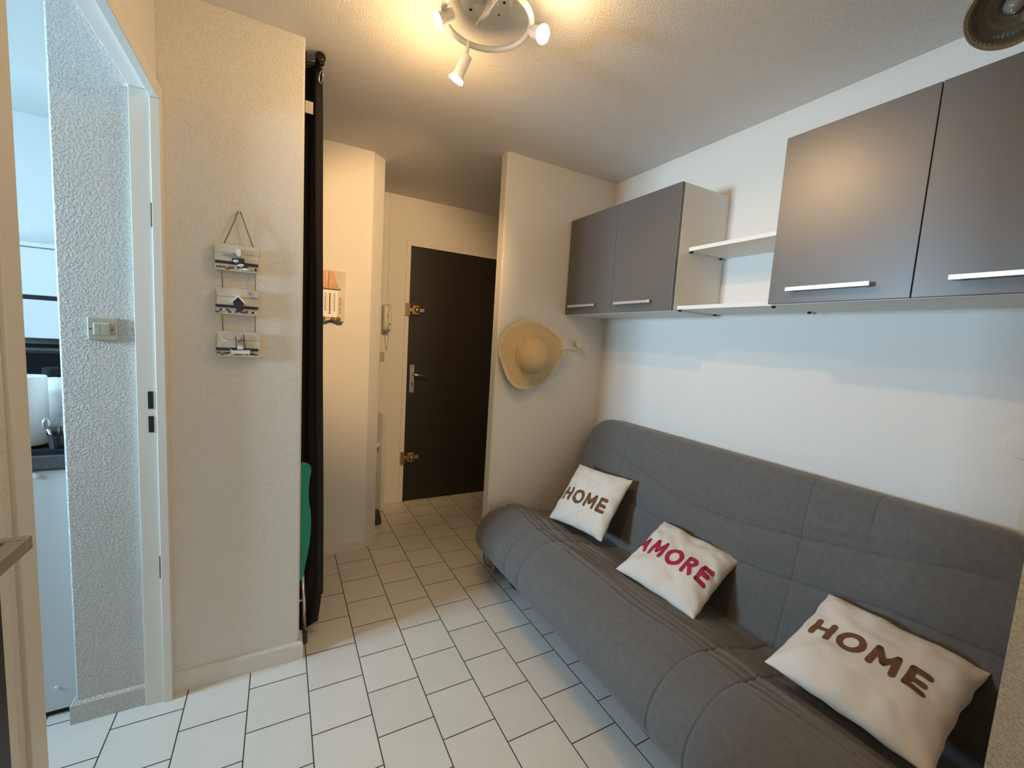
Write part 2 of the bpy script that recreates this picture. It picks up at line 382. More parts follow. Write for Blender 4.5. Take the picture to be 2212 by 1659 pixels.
for z in (0.915, 1.118): lathe(bm, [(0.0035, 0), (0.0035, 0.002)], 12, aim((0.921, 3.3395, z), (0, -1, 0)))
part('keyhole', bm, M_HOLE, d)
def slide_lock(z):
    k = part('lock', B(0.900, 0.962, 3.325, 3.345, z-0.042, z+0.042), M_BRASS, d, bevel=0.012)
    bm = bmesh.new(); lathe(bm, [(0.019, 0), (0.021, 0.008), (0.017, 0.018), (0.009, 0.022)], 24, aim((0.936, 3.325, z), (0, -1, 0)))
    part('knob', bm, M_BRASS, k, smooth=True)
    part('bolt', B(0.884, 0.998, 3.331, 3.345, z-0.014, z+0.014), M_STEEL, k, bevel=0.002)
    bm = bmesh.new(); box(bm, 0.848, 0.879, 3.318, 3.340, z-0.047, z+0.047)
    for dz in (-0.035, 0.035): lathe(bm, [(0.004, 0), (0.003, 0.003)], 10, aim((0.863, 3.318, z+dz), (0, -1, 0)))
    part('lock_keeper', bm, M_BRASS, k, bevel=0.0)
slide_lock(1.560); slide_lock(0.372)
t2 = bmesh.new()
box(t2, 0.845, 0.879, 3.340, 3.40, 0, 2.085); box(t2, 1.713, 1.747, 3.340, 3.40, 0, 2.085); box(t2, 0.879, 1.713, 3.340, 3.40, 2.047, 2.085)
struct('trim_2', t2, M_PAINT, bevel=0.002)
struct('trim_4', B(0.879, 1.713, 3.40, 3.41, 0, 2.05), M_HOLE)
# thin surface-run cable duct from the ceiling to the intercom
bm = B(0.709, 0.723, 3.345, 3.352, 1.585, CZ)
tag(obj('cable_duct', bm, M_WALL, bevel=0.001), 'thin white cable duct running from the ceiling down to the intercom handset', 'cable duct')

# ------------------------------------------------------------------ intercom handset on the back wall
ic = tag(empty('intercom', (0.700, 3.352, 1.38)), 'ivory wall intercom with grey-lined handset and looped cord beside the black door', 'intercom')
part('base', B(0.672, 0.742, 3.312, 3.352, 1.388, 1.582), M_PLASTIC, ic, bevel=0.014, seg=3)
bm = bmesh.new()
pts = [(0.694, 3.300, 1.575), (0.693, 3.292, 1.555), (0.691, 3.287, 1.50), (0.692, 3.290, 1.43), (0.695, 3.302, 1.385)]
tube(bm, pts, [0.019, 0.026, 0.020, 0.023, 0.025], 16)
o = part('handset', bm, M_PLASTIC, ic, smooth=True)
bm = bmesh.new(); tube(bm, [(0.7065, 3.282, 1.56), (0.702, 3.270, 1.50), (0.704, 3.276, 1.42)], 0.0018, 6); part('seam_line', bm, M_HOLE, o)
bm = bmesh.new()
for i in range(6): lathe(bm, [(0.0035, 0), (0.003, 0.003)], 10, aim((0.730, 3.312, 1.54-0.014*i), (0, -1, 0)))
part('button', bm, M_PLASTIC, ic)
bm = bmesh.new(); lathe(bm, [(0.006, 0), (0.005, 0.004)], 12, aim((0.7285, 3.312, 1.435), (0, -1, 0))); part('door_release_button', bm, M_DARK, ic)
bm = bmesh.new(); loop = []
for i in range(25):
    a = i/24; loop.append((0.700+0.030*a - 0.0*a, 3.335-0.004*math.sin(PI*a), 1.39 - 0.145*math.sin(PI*a)**0.75 + 0.012*a))
tube(bm, loop, 0.0032, 8); part('cord', bm, M_PLASTIC, ic, smooth=True)
bm = bmesh.new(); box(bm, 0.640, 0.700, 3.342, 3.352, 1.150, 1.222)
hs = tag(obj('light_switch', bm, M_SWITCH, bevel=0.003), 'small greyish square switch plate low under the intercom, half hidden by the corner', 'light switch')
bm = B(0.672, 0.690, 3.338, 3.342, 1.172, 1.200); obj('rocker', bm, M_SWITCH, hs, bevel=0.001)
bm = bmesh.new(); lathe(bm, [(0.005, 0), (0.003, 0.006), (0.0015, 0.012)], 10, aim((0.668, 3.352, 1.682), (0, -1, -0.4)))
tag(obj('wall_hook', bm, M_IRON), 'tiny black hook on the back wall above the intercom', 'hook')

# low white door panel and grey mat at the passage side
lw = tag(empty('cupboard_door', (0.685, 3.20, 0)), 'low white cupboard door standing edge-on at the end of the hall', 'cupboard door')
Mr = Matrix.Translation((0.69, 3.20, 0)) @ Matrix.Rotation(math.radians(35), 4, 'Z')
part('door_panel', B(-0.018, 0.014, 0, 0.145, 0.012, 0.766, M=Mr), M_WHITE, lw, bevel=0.003)
bm = bmesh.new(); lathe(bm, [(0.008, 0), (0.009, 0.012), (0.022, 0.034), (0.024, 0.038), (0.0, 0.046)], 20, Mr @ aim((-0.018, 0.022, 0.53), (-1, 0, 0)))
part('knob', bm, M_WHITE, lw, smooth=True)
bm = bmesh.new(); prism(bm, [(0.36, 2.98), (0.60, 2.965), (0.632, 2.975), (0.645, 3.0), (0.668, 3.19), (0.665, 3.30), (0.36, 3.30)], 0.0, 0.016)
tag(obj('floor_mat', bm, M_MAT, bevel=0.004), 'dark grey mat on the tiles beneath the low white cupboard door', 'mat')

# ------------------------------------------------------------------ thermometer plaque on the hall block
th = tag(empty('thermometer_plaque', (0.24, 2.68, 1.40)), 'whitewashed wooden thermometer plaque with sail, pebbles and wave beside the curtain', 'thermometer')
y0 = 2.666
bm = bmesh.new(); outl = [(0.155, 1.425)]+[(0.155+0.17*i/12, 1.422+0.006*math.sin(i*1.05)) for i in range(1, 13)]+[(0.327, 1.700), (0.24, 1.704), (0.155, 1.700)]
MX = Matrix(((1, 0, 0, 0), (0, 0, -1, 0), (0, 1, 0, 0), (0, 0, 0, 1)))   # XY drawing -> XZ wall, z -> -Y
def wallM(y): return Matrix.Translation((0, y, 0)) @ MX
prism(bm, outl, 0, 0.012, wallM(2.68)); part('board', bm, M_DRIFT, th)
bm = bmesh.new()
prism(bm, [(0.205, 1.608), (0.197, 1.69), (0.222, 1.70), (0.232, 1.608)], 0, 0.006, wallM(2.668))
prism(bm, [(0.240, 1.608), (0.243, 1.70), (0.268, 1.694), (0.278, 1.64), (0.292, 1.61)], 0, 0.006, wallM(2.668))
part('wooden_sail', bm, M_SAIL, th, bevel=0.001)
bm = bmesh.new(); box(bm, 0.19, 0.302, 2.655, 2.668, 1.600, 1.607); box(bm, 0.2355, 0.2395, 2.658, 2.668, 1.607, 1.70); part('mast', bm, M_SAIL, th)
g = part('gauge', B(0.205, 0.283, 2.662, 2.668, 1.438, 1.590), M_PAPER, th, bevel=0.001)
bm = bmesh.new(); tube(bm, [(0.244, 2.660, 1.575), (0.244, 2.660, 1.47)], 0.0035, 8); ellipsoid(bm, (0.244, 2.660, 1.462), 0.005, 0.004, 0.006)
part('tube', bm, M_REDINK, g)
bm = bmesh.new()
for i in range(11):
    z = 1.475+0.0095*i
    box(bm, 0.216, 0.224, 2.6612, 2.6622, z, z+0.004); box(bm, 0.264, 0.272, 2.6612, 2.6622, z, z+0.004)
    box(bm, 0.228, 0.236, 2.6612, 2.6622, z+0.0015, z+0.0025); box(bm, 0.252, 0.260, 2.6612, 2.6622, z+0.0015, z+0.0025)
part('scale', bm, M_INK, g)
bt, w, h = text_mesh('GRAND LARGE', 0.022, 0.0)
S = 0.095/w
bt.transform(Matrix.Translation((0.3005, 2.6676, 1.508)) @ MX @ Matrix.Rotation(-PI/2, 4, 'Z') @ Matrix.Diagonal((S, S*1.15, 1, 1)))
part('lettering', bt, M_INK, th)
for i, (x, z, r) in enumerate(((0.213, 1.430, 0.010), (0.262, 1.428, 0.011), (0.292, 1.429, 0.013), (0.19, 1.431, 0.010))):
    bm = bmesh.new(); lathe(bm, [(r, 0), (r, 0.007), (r*0.85, 0.010)], 16, aim((x, 2.668, z), (0, -1, 0))); part('pebble', bm, M_PEBBLE, th, smooth=False)
bm = bmesh.new(); wv = [(0.16+0.155*i/16, 1.405+0.006*math.sin(i*0.75+0.5)) for i in range(17)]
prism(bm, wv+[(x, z+0.009) for x, z in wv[::-1]], 0, 0.010, wallM(2.680)); part('wave', bm, M_NAVY, th)

# ------------------------------------------------------------------ three hanging seaside plaques on the left wall
hp = tag(empty('hanging_plaques', (-0.136, 1.83, 1.24)), 'three seaside wooden plaques strung on jute twine, hung on the left wall', 'wall hanging')
WY = 1.812
def plaque(z0, z1, x0=-0.203, x1=-0.071):
    bm = bmesh.new(); n = 3; hgt = (z1-z0)/n
    for i in range(n):
        e = [random.uniform(-0.002, 0.002) for _ in range(2)]
        box(bm, x0+e[0], x1+e[1], WY-0.001*(i % 2), WY+0.012, z0+i*hgt+0.0007, z0+(i+1)*hgt-0.0007)
    box(bm, x0+0.004, x1-0.004, WY+0.004, WY+0.011, z0, z1)
    return part('plaque', bm, M_DRIFT, hp, bevel=0.0)
def painted(parent, z0, skip=()):
    bm = bmesh.new(); x0, x1 = -0.201, -0.073
    prism(bm, [(x0, z0+0.023), (x1, z0+0.023), (x1, z0+0.033), (x0, z0+0.033)], 0, 0.0012, wallM(WY-0.001)); part('navy_band', bm, M_NAVY, parent)
    bm = bmesh.new()
    for i in range(14):
        ellipsoid(bm, (x0+0.008+i*0.0086+random.uniform(-.002, .002), WY-0.0012, z0+0.011+random.uniform(-0.004, 0.005)), random.uniform(.004, .008), 0.002, random.uniform(.003, .005), 8, mi=random.choice((0, 0, 1, 2)))
    part('painted_pebbles', bm, [M_PEBBLE, M_PEBLT, M_NAVY], parent)
def catmull(P, n=8):
    out = []
    N = len(P)
    for i in range(N):
        p0, p1, p2, p3 = (Vector(P[(i+k-1) % N]) for k in range(4))
        for j in range(n):
            t = j/n; out.append(0.5*((2*p1)+(-p0+p2)*t+(2*p0-5*p1+4*p2-p3)*t*t+(-p0+3*p1-3*p2+p3)*t**3))
    return out
def flat(parent, name, polys, m, y=WY-0.001, t=0.002, soft=False):
    bm = bmesh.new()
    if soft: polys = [[tuple(v) for v in catmull(q, 5)] for q in polys]
    for q in polys: prism(bm, q, 0, t, wallM(y))
    return part(name, bm, m, parent)
p1 = plaque(1.551, 1.643); painted(p1, 1.551)
flat(p1, 'gull', [[(-0.178, 1.606), (-0.165, 1.607), (-0.145, 1.611), (-0.137, 1.622), (-0.130, 1.624), (-0.126, 1.618), (-0.127, 1.602), (-0.135, 1.596), (-0.150, 1.597)]], M_GULLG, WY-0.001, 0.004, True)
flat(p1, 'gull_head', [[(-0.140, 1.613), (-0.139, 1.625), (-0.132, 1.629), (-0.126, 1.625), (-0.125, 1.611), (-0.131, 1.602)]], M_GULLW, WY-0.002, 0.005, True)
flat(p1, 'beak', [[(-0.126, 1.625), (-0.119, 1.620), (-0.126, 1.619)]], M_ORANGE, WY-0.002, 0.004)
flat(p1, 'post', [[(-0.152, 1.594), (-0.116, 1.598), (-0.114, 1.582), (-0.150, 1.580)]], M_NAVY, WY-0.001, 0.006)
bm = bmesh.new()
for i in range(5): ellipsoid(bm, (-0.140+0.009*i*(1 if i % 2 else .8), WY-0.005, 1.586-0.006*i), 0.010, 0.004, 0.006, 10, mi=i % 2)
part('knotted_rope', bm, [M_GULLW, M_NAVY], p1)
p2 = plaque(1.400, 1.492, -0.198, -0.070); painted(p2, 1.400)
flat(p2, 'birdhouse', [[(-0.147, 1.424), (-0.148, 1.448), (-0.134, 1.464), (-0.119, 1.446), (-0.118, 1.420), (-0.128, 1.414)]], M_NAVY, WY-0.001, 0.006)
flat(p2, 'birdhouse_roof', [[(-0.156, 1.445), (-0.134, 1.470), (-0.111, 1.443), (-0.115, 1.441), (-0.134, 1.462), (-0.152, 1.442)]], M_GULLW, WY-0.001, 0.009)
flat(p2, 'painted_gull', [[(-0.108, 1.484), (-0.098, 1.480), (-0.092, 1.472), (-0.098, 1.474)], [(-0.094, 1.466), (-0.076, 1.464), (-0.076, 1.460), (-0.094, 1.461)]], M_GULLG, WY-0.001, 0.001)
p3 = plaque(1.249, 1.341, -0.198, -0.067); painted(p3, 1.249)
flat(p3, 'boat_hull', [[(-0.163, 1.282), (-0.149, 1.262), (-0.100, 1.261), (-0.098, 1.277), (-0.120, 1.278), (-0.121, 1.290), (-0.136, 1.290), (-0.138, 1.276), (-0.150, 1.275)]], M_GULLW, WY-0.001, 0.005)
flat(p3, 'gunwale', [[(-0.164, 1.284), (-0.150, 1.2765), (-0.098, 1.2785), (-0.098, 1.2765), (-0.150, 1.2735), (-0.160, 1.279)]], M_NAVY, WY-0.005, 0.002)
flat(p3, 'mast', [[(-0.1405, 1.278), (-0.1385, 1.278), (-0.1415, 1.324), (-0.1435, 1.324)], [(-0.114, 1.278), (-0.1115, 1.278), (-0.117, 1.332), (-0.1195, 1.332)], [(-0.138, 1.306), (-0.119, 1.312), (-0.119, 1.310), (-0.138, 1.304)]], M_NAVY, WY-0.002, 0.004)
flat(p3, 'painted_gull', [[(-0.188, 1.322), (-0.180, 1.312), (-0.166, 1.307), (-0.172, 1.305), (-0.183, 1.306)]], M_GULLW, WY-0.001, 0.001)
bm = bmesh.new(); ya = WY+0.002
tube(bm, [(-0.176, ya, 1.640), (-0.150, ya+0.001, 1.708), (-0.134, 1.819, 1.760), (-0.130, 1.819, 1.7615), (-0.126, 1.819, 1.757), (-0.108, ya+0.001, 1.70), (-0.088, ya, 1.640)], 0.0019, 8)
part('twine', bm, M_TWINE, hp, smooth=True)
for a, b in ((1.555, 1.488), (1.405, 1.338)):
    part('twine', tube(bmesh.new(), [(-0.182, ya, a), (-0.180, ya, b)], 0.0019, 8), M_TWINE, hp, smooth=True)
    part('twine', tube(bmesh.new(), [(-0.082, ya, a), (-0.083, ya, b)], 0.0016, 8), M_TWINE, hp, smooth=True)
bm = bmesh.new(); lathe(bm, [(0.0025, 0), (0.0025, 0.014), (0.004, 0.015)], 8, aim((-0.1305, 1.83, 1.758), (0, -1, 0))); part('nail', bm, M_STEEL, hp)

# ------------------------------------------------------------------ double switch on the kitchen-side wall
sw = tag(empty('light_switch', (-0.497, 1.812, 1.325)), 'yellowed double rocker switch plate on the rough wall by the kitchen doorway', 'light switch')
part('plate', B(-0.531, -0.461, 1.800, 1.812, 1.290, 1.362), M_SWITCH, sw, bevel=0.004, seg=3)
bm = bmesh.new()
box(bm, -0.516, -0.479, 1.7985, 1.8005, 1.3065, 1.3445); part('rocker_frame', bm, M_PLASTIC, sw, bevel=0.0008)
for x0, x1 in ((-0.5135, -0.498), (-0.497, -0.4815)):
    bm = B(x0, x1, 1.795, 1.800, 1.309, 1.342); part('rocker', bm, M_SWITCH, sw, bevel=0.001)
for x in (-0.5235, -0.4715): part('screw', lathe(bmesh.new(), [(0.0022, 0), (0.0022, 0.001)], 10, aim((x, 1.7998, 1.325), (0, -1, 0))), M_HOLE, sw)

# ------------------------------------------------------------------ curtain, rod and ironing board behind the left wall end
rod = tag(empty('curtain_rod', (0.125, 1.90, 2.382)), 'black iron curtain rod with barrel finial fixed just under the ceiling', 'curtain rod')
bm = bmesh.new(); tube(bm, [(0.125, 1.90, 2.382), (0.125, 2.67, 2.382)], 0.008, 14); part('pole', bm, M_IRON, rod, smooth=True)
bm = bmesh.new(); lathe(bm, [(0.009, 0), (0.016, 0.006), (0.017, 0.012), (0.014, 0.016), (0.014, 0.034), (0.018, 0.040), (0.018, 0.046), (0.010, 0.05)], 20, aim((0.125, 1.918, 2.382), (0, -1, 0.0)))
part('finial', bm, M_IRON, rod, smooth=True)
bm = bmesh.new(); tube(bm, [(0.125, 1.925, 2.382), (0.072, 1.925, 2.366)], 0.006, 10); lathe(bm, [(0.018, 0), (0.018, 0.004)], 16, aim((0.0722, 1.895, 2.366), (1, 0, 0)))
box(bm, 0.070, 0.078, 1.89, 1.935, 2.34, 2.392)
part('bracket', bm, M_IRON, rod)
cu = tag(empty('curtain', (0.12, 1.93, 0.02)), 'black eyelet curtain gathered behind the end of the left wall', 'curtain')
bm = bmesh.new()
knots = [(-0.10, 2.000), (0.00, 1.998), (0.085, 1.992), (0.106, 1.972), (0.121, 1.950), (0.139, 1.958)]
for k in range(16): knots.append((0.118+(0.026 if k % 2 == 0 else -0.024), 1.985+0.040*k))
path = []
for i in range(len(knots)-1):
    p0, p1, p2, p3 = (Vector(knots[max(0, min(len(knots)-1, i+k))]) for k in (-1, 0, 1, 2))
    for q in range(9):
        t = q/9; v = 0.5*((2*p1)+(-p0+p2)*t+(2*p0-5*p1+4*p2-p3)*t*t+(-p0+3*p1-3*p2+p3)*t**3); path.append((v.x, v.y, i+t))
N = len(path)-1
rows = []; ZN = 60
for j in range(ZN+1):
    t = j/ZN; row = []
    for i, (x, y, ph) in enumerate(path):
        a = i/N; kn = ph
        hem = 0.03 if 1.2 < kn < 4.0 else (0.03+0.15*min(1, kn-4.0) if kn >= 4 else 0.05)
        z = 2.392 - (2.392-hem)*t
        xx = x-0.006+0.034*t + 0.005*noise.noise(Vector((a*7, t*3, 0)))
        if kn < 3.4: xx -= 0.030*t
        if 2.6 < kn < 4.2: xx -= 0.045*max(0, t-0.90)/0.10
        row.append(bm.verts.new((xx, y+0.010*noise.noise(Vector((a*5, t*4, 3))), z)))
    rows.append(row)
for A, C in zip(rows, rows[1:]):
    for i in range(N): bm.faces.new((A[i], A[i+1], C[i+1], C[i]))
cl = part('cloth', bm, M_CURTAIN, cu, smooth=True)
sm = cl.modifiers.new('thickness', 'SOLIDIFY'); sm.thickness = 0.0025
bm = bmesh.new()
for i in range(1):
    ring = [(0.1315+0.006*math.cos(a)+0.004*math.sin(a), 1.940+0.010*math.cos(a), 2.345+0.023*math.sin(a)) for a in [2*PI*k/28 for k in range(28)]]
    tube(bm, ring, 0.0032, 8, closed=True)
part('eyelet', bm, M_STEEL, cu, smooth=True)
part('plaster_gap_patch', B(0.078, 0.106, 1.942, 1.9435, 2.20, 2.245), M_DRIFT, cu)  # pale patch standing in for lit plaster glimpsed through a curtain gap

ib = tag(empty('ironing_board', (0.02, 1.94, 0)), 'teal-covered folding ironing board upright in the closet behind the left wall end', 'ironing board')
edge = [(0.812, 0.085), (0.806, 0.102), (0.79, 0.114), (0.77, 0.115), (0.735, 0.109), (0.69, 0.106), (0.65, 0.107), (0.60, 0.114), (0.56, 0.117), (0.51, 0.116), (0.46, 0.112), (0.41, 0.105), (0.36, 0.097), (0.315, 0.090), (0.295, 0.080)]
pts = [(x-0.0, z) for z, x in edge]+[(-0.06, 0.295), (-0.09, 0.33), (-0.12, 0.5), (-0.12, 0.75), (-0.08, 0.812)]
bm = bmesh.new(); prism(bm, pts, 0, 0.022, wallM(1.9255)); part('board', bm, M_TEAL, ib, bevel=0.006, seg=3)
bm = bmesh.new(); tube(bm, [(0.085, 1.916, 0.32), (0.092, 1.916, 0.20), (0.096, 1.914, 0.03)], 0.008, 12); tube(bm, [(-0.06, 1.916, 0.32), (-0.06, 1.915, 0.03)], 0.008, 12); tube(bm, [(-0.06, 1.915, 0.2), (0.092, 1.916, 0.2)], 0.006, 10)
part('leg', bm, M_STEEL, ib, smooth=True)
part('foot_cap', tube(bmesh.new(), [(0.096, 1.914, 0.05), (0.097, 1.914, 0.0)], 0.012, 12), M_MAT, ib); part('foot_cap', tube(bmesh.new(), [(-0.06, 1.915, 0.05), (-0.06, 1.915, 0.0)], 0.012, 12), M_MAT, ib)

# ------------------------------------------------------------------ wall cabinets and open shelves on the right wall
XF, XB = 1.551, 1.880
def handle(y0, y1, z, parent):
    bm = bmesh.new(); box(bm, XF-0.026, XF-0.018, y0, y1, z-0.006, z+0.008)
    for y in (y0+0.012, y1-0.024): box(bm, XF-0.020, XF, y, y+0.012, z-0.006, z+0.004)
    return part('handle', bm, M_ALU, parent, bevel=0.0012)
def wall_cabinet(y0, y1, z0, z1, splits, handles, label):
    c = tag(empty('wall_cabinet', (XB, (y0+y1)/2, z0)), label, 'wall cabinet')
    bm = bmesh.new(); t = 0.016; xi = XF+0.018
    box(bm, xi, XB, y0, y0+t, z0, z1); box(bm, xi, XB, y1-t, y1, z0, z1)
    box(bm, xi, XB, y0+t, y1-t, z0, z0+t); box(bm, xi, XB, y0+t, y1-t, z1-t, z1); box(bm, XB-0.006, XB, y0+t, y1-t, z0+t, z1-t)
    part('carcass', bm, M_WHITE, c, bevel=0.0006)
    ys = [y0]+splits+[y1]
    for (a, b), (h0, h1) in zip(zip(ys, ys[1:]), handles):
        dr = part('door', B(XF, XF+0.017, a+0.0012, b-0.0012, z0+0.002, z1), M_GREYDOOR, c, bevel=0.0012)
        handle(h0, h1, z0+0.046, dr)
    return c
wall_cabinet(1.3735, 2.193, 1.548, 2.113, [1.783], [(1.488, 1.733), (1.897, 2.141)], 'small grey two-door wall cabinet over the far end of the sofa, near the hat')
wall_cabinet(0.115, 0.936, 1.556, 2.130, [0.535], [(0.214, 0.456), (0.625, 0.867)], 'large grey two-door wall cabinet nearest the camera with a lamp reflection')
def shelf(x0, z, label):
    s = tag(empty('wall_shelf', (XB, 1.155, z)), label, 'shelf', 'white shelves between the grey cabinets')
    part('board', B(x0, XB, 0.937, 1.3725, z, z+0.017), M_WHITE, s, bevel=0.001)
    for y in (0.943, 1.366):
        for x in (x0+0.014, XB-0.03): part('shelf_pin', tube(bmesh.new(), [(x, y-0.006, z-0.004), (x, y+0.006, z-0.004)], 0.004, 10), M_IRON, s)
shelf(1.628, 1.822, 'upper white shelf board fixed between the two grey cabinets')
shelf(1.590, 1.556, 'lower white shelf board level with the bottoms of the grey cabinets')

# ------------------------------------------------------------------ coat rack and straw hat
cr = tag(empty('coat_rack', (1.50, 2.20, 1.37)), 'white wooden peg rail behind the straw hat on the end wall', 'coat rack')
part('rail', B(1.30, 1.658, 2.188, 2.20, 1.335, 1.400), M_PLASTIC, cr, bevel=0.002)
for x in (1.300, 1.645):
    bm = bmesh.new(); lathe(bm, [(0.010, 0), (0.010, 0.022), (0.022, 0.028), (0.025, 0.036), (0.024, 0.046), (0.017, 0.050)], 24, aim((x, 2.188, 1.368), (0, -1, 0)))
    part('peg', bm, M_PLASTIC, cr, smooth=True)
ht = tag(empty('straw_hat', (1.315, 2.17, 1.29)), 'round straw sun hat with a pale raffia edge hung on the end wall', 'hat')
def hat_pt(r, a):
    """r in metres from centre, a angle; returns local (x, depth toward room, z)"""
    R0 = 0.112; ca, sa = math.cos(a), math.sin(a)
    rim = 0.212 + 0.006*math.sin(3*a+0.7) + 0.005*math.sin(5*a)
    if r < R0: d = 0.030 + 0.092*math.sqrt(max(0, 1-(r/R0)**2.6))
    else:
        k = (r-R0)/(0.212-R0); d = 0.030 - 0.006*math.sin(PI*k) + 0.022*k*k*math.sin(2*a+0.4) + 0.010*k*math.sin(3*a+1.3) - 0.010*k
    x = r*ca; z = r*sa*1.0
    if r > R0: f = (r-R0)/(0.212-R0); s = 1+f*(rim/0.212-1); x *= s; z *= s
    return x, d, z
bm = bmesh.new(); NA = 120; radii = [0.0]+[0.004+i*0.0047 for i in range(45)]; radii = [r for r in radii if r <= 0.2125]
rings = []
for r in radii:
    ring = []
    for k in range(NA):
        x, dd, z = hat_pt(r, 2*PI*k/NA); rip = 0.0011*math.sin(r/0.0094*2*PI)
        ring.append(bm.verts.new((1.298+x, 2.176-dd-rip, 1.290+z*0.97)))
    rings.append(ring)
for A, C in zip(rings, rings[1:]):
    for k in range(NA): bm.faces.new((A[k], A[(k+1) % NA], C[(k+1) % NA], C[k]))
bmesh.ops.remove_doubles(bm, verts=bm.verts[:], dist=1e-5)
hb = part('hat_body', bm, M_STRAW, ht, smooth=True)
sm = hb.modifiers.new('thickness', 'SOLIDIFY'); sm.thickness = 0.003; sm.offset = -1
# straw material: concentric braid rings
nt = M_STRAW.node_tree; b_ = nt.nodes['Principled BSDF']
tc = nt.nodes.new('ShaderNodeTexCoord'); mp = nt.nodes.new('ShaderNodeMapping'); mp.inputs['Location'].default_value = (0, 0, 0); mp.inputs['Scale'].default_value = (1, 0, 1)
wv = nt.nodes.new('ShaderNodeTexWave'); wv.wave_type = 'RINGS'; wv.rings_direction = 'SPHERICAL'; wv.inputs['Scale'].default_value = 34; wv.inputs['Distortion'].default_value = 1.2; wv.inputs['Detail'].default_value = 2
ns = nt.nodes.new('ShaderNodeTexNoise'); ns.inputs['Scale'].default_value = 180
rp = nt.nodes.new('ShaderNodeValToRGB'); rp.color_ramp.elements[0].color = (0.40, 0.27, 0.13, 1); rp.color_ramp.elements[1].color = (0.66, 0.50, 0.28, 1)
ad = nt.nodes.new('ShaderNodeMath'); ad.operation = 'MULTIPLY_ADD'; ad.inputs[1].default_value = 0.45
nt.links.new(tc.outputs['Object'], mp.inputs[0]); nt.links.new(mp.outputs[0], wv.inputs[0]); nt.links.new(tc.outputs['Object'], ns.inputs[0])
nt.links.new(wv.outputs['Fac'], ad.inputs[0]); nt.links.new(ns.outputs['Fac'], ad.inputs[2]); nt.links.new(ad.outputs[0], rp.inputs[0]); nt.links.new(rp.outputs[0], b_.inputs['Base Color'])
# raffia zigzag edge
bm = bmesh.new(); zz = []
for k in range(240):
    a = 2*PI*k/240*1.0; rr = 0.206+0.008*math.sin(k*PI/2.5); x, dd, z = hat_pt(min(rr, 0.2125), a); s = rr/min(rr, .2125)
    zz.append((1.298+x*s, 2.174-dd-0.004*math.cos(k*PI/2.5), 1.290+z*0.97*s))
tube(bm, zz, 0.0023, 6, closed=True)
zz = []
for k in range(240):
    a = 2*PI*k/240; rr = 0.206-0.008*math.sin(k*PI/2.5); x, dd, z = hat_pt(min(rr, 0.2125), a); s = rr/min(rr, .2125)
    zz.append((1.298+x*s, 2.174-dd+0.003*math.cos(k*PI/2.5), 1.290+z*0.97*s))
tube(bm, zz, 0.0023, 6, closed=True)
part('raffia_edge', bm, M_STRAWL, ht, smooth=True)
bm = bmesh.new(); fr = []
for p in ([(1.262, 2.176, 1.09), (1.266, 2.19, 1.07), (1.272, 2.196, 1.045), (1.262, 2.196, 1.02), (1.255, 2.196, 0.99)], [(1.24, 2.176, 1.10), (1.247, 2.19, 1.06), (1.262, 2.196, 1.06)], [(1.268, 2.196, 1.045), (1.285, 2.196, 1.055)]):
    tube(bm, p, 0.0007, 5)
part('loose_straw', bm, M_STRAWL, ht)

# ------------------------------------------------------------------ sofa bed
sofa = tag(empty('sofa_bed', (1.35, 1.18, 0)), 'charcoal grey fabric click-clack sofa bed along the right wall', 'sofa')
Y0, Y1 = 0.225, 2.13
def mattress(name, ctrl, ycoords, endr, deform, n=10, far_r=None):
    prof = catmull(ctrl, n); cen = sum(prof, Vector((0, 0)))/len(prof)
    bm = bmesh.new(); secs = []
    for y in ycoords:
        d0 = y-Y0; d1 = Y1-y; rr = far_r or endr
        s = 0.0
        if d0 < endr: s = endr*(1-math.sqrt(max(0, 1-(1-d0/endr)**2)))
        if d1 < rr: s = rr*(1-math.sqrt(max(0, 1-(1-d1/rr)**2)))
        ring = []
        for i, p in enumerate(prof):
            q = p.copy(); v = cen-p
            k = min(1.0, s/max(v.length, 1e-6)*1.0); q = p+v*k*0.9
            x, z = deform(q.x, y, q.y, i/len(prof), s)
            ring.append(bm.verts.new((x, y, z)))
        secs.append(ring)
    n_ = len(prof)
    for A, C in zip(secs, secs[1:]):
        for k in range(n_): bm.faces.new((A[k], A[(k+1) % n_], C[(k+1) % n_], C[k]))
    bm.faces.new(secs[0]); bm.faces.new(secs[-1][::-1])
    return part(name, bm, M_SOFA, sofa, smooth=True)
seamY = [1.73, 1.60, 0.80, 0.665]
def dense(extra):
    ys = set()
    y = Y0
    while y < Y1: ys.add(round(y, 4)); y += 0.014
    ys.add(Y1)
    for s in extra:
        for k in range(-8, 9): ys.add(round(s+k*0.0022, 4))
    for k in range(10): ys.add(round(Y0+k*0.003, 4)); ys.add(round(Y1-k*0.003, 4))
    return sorted(ys)
def g(x, w): return math.exp(-(x/w)**2)
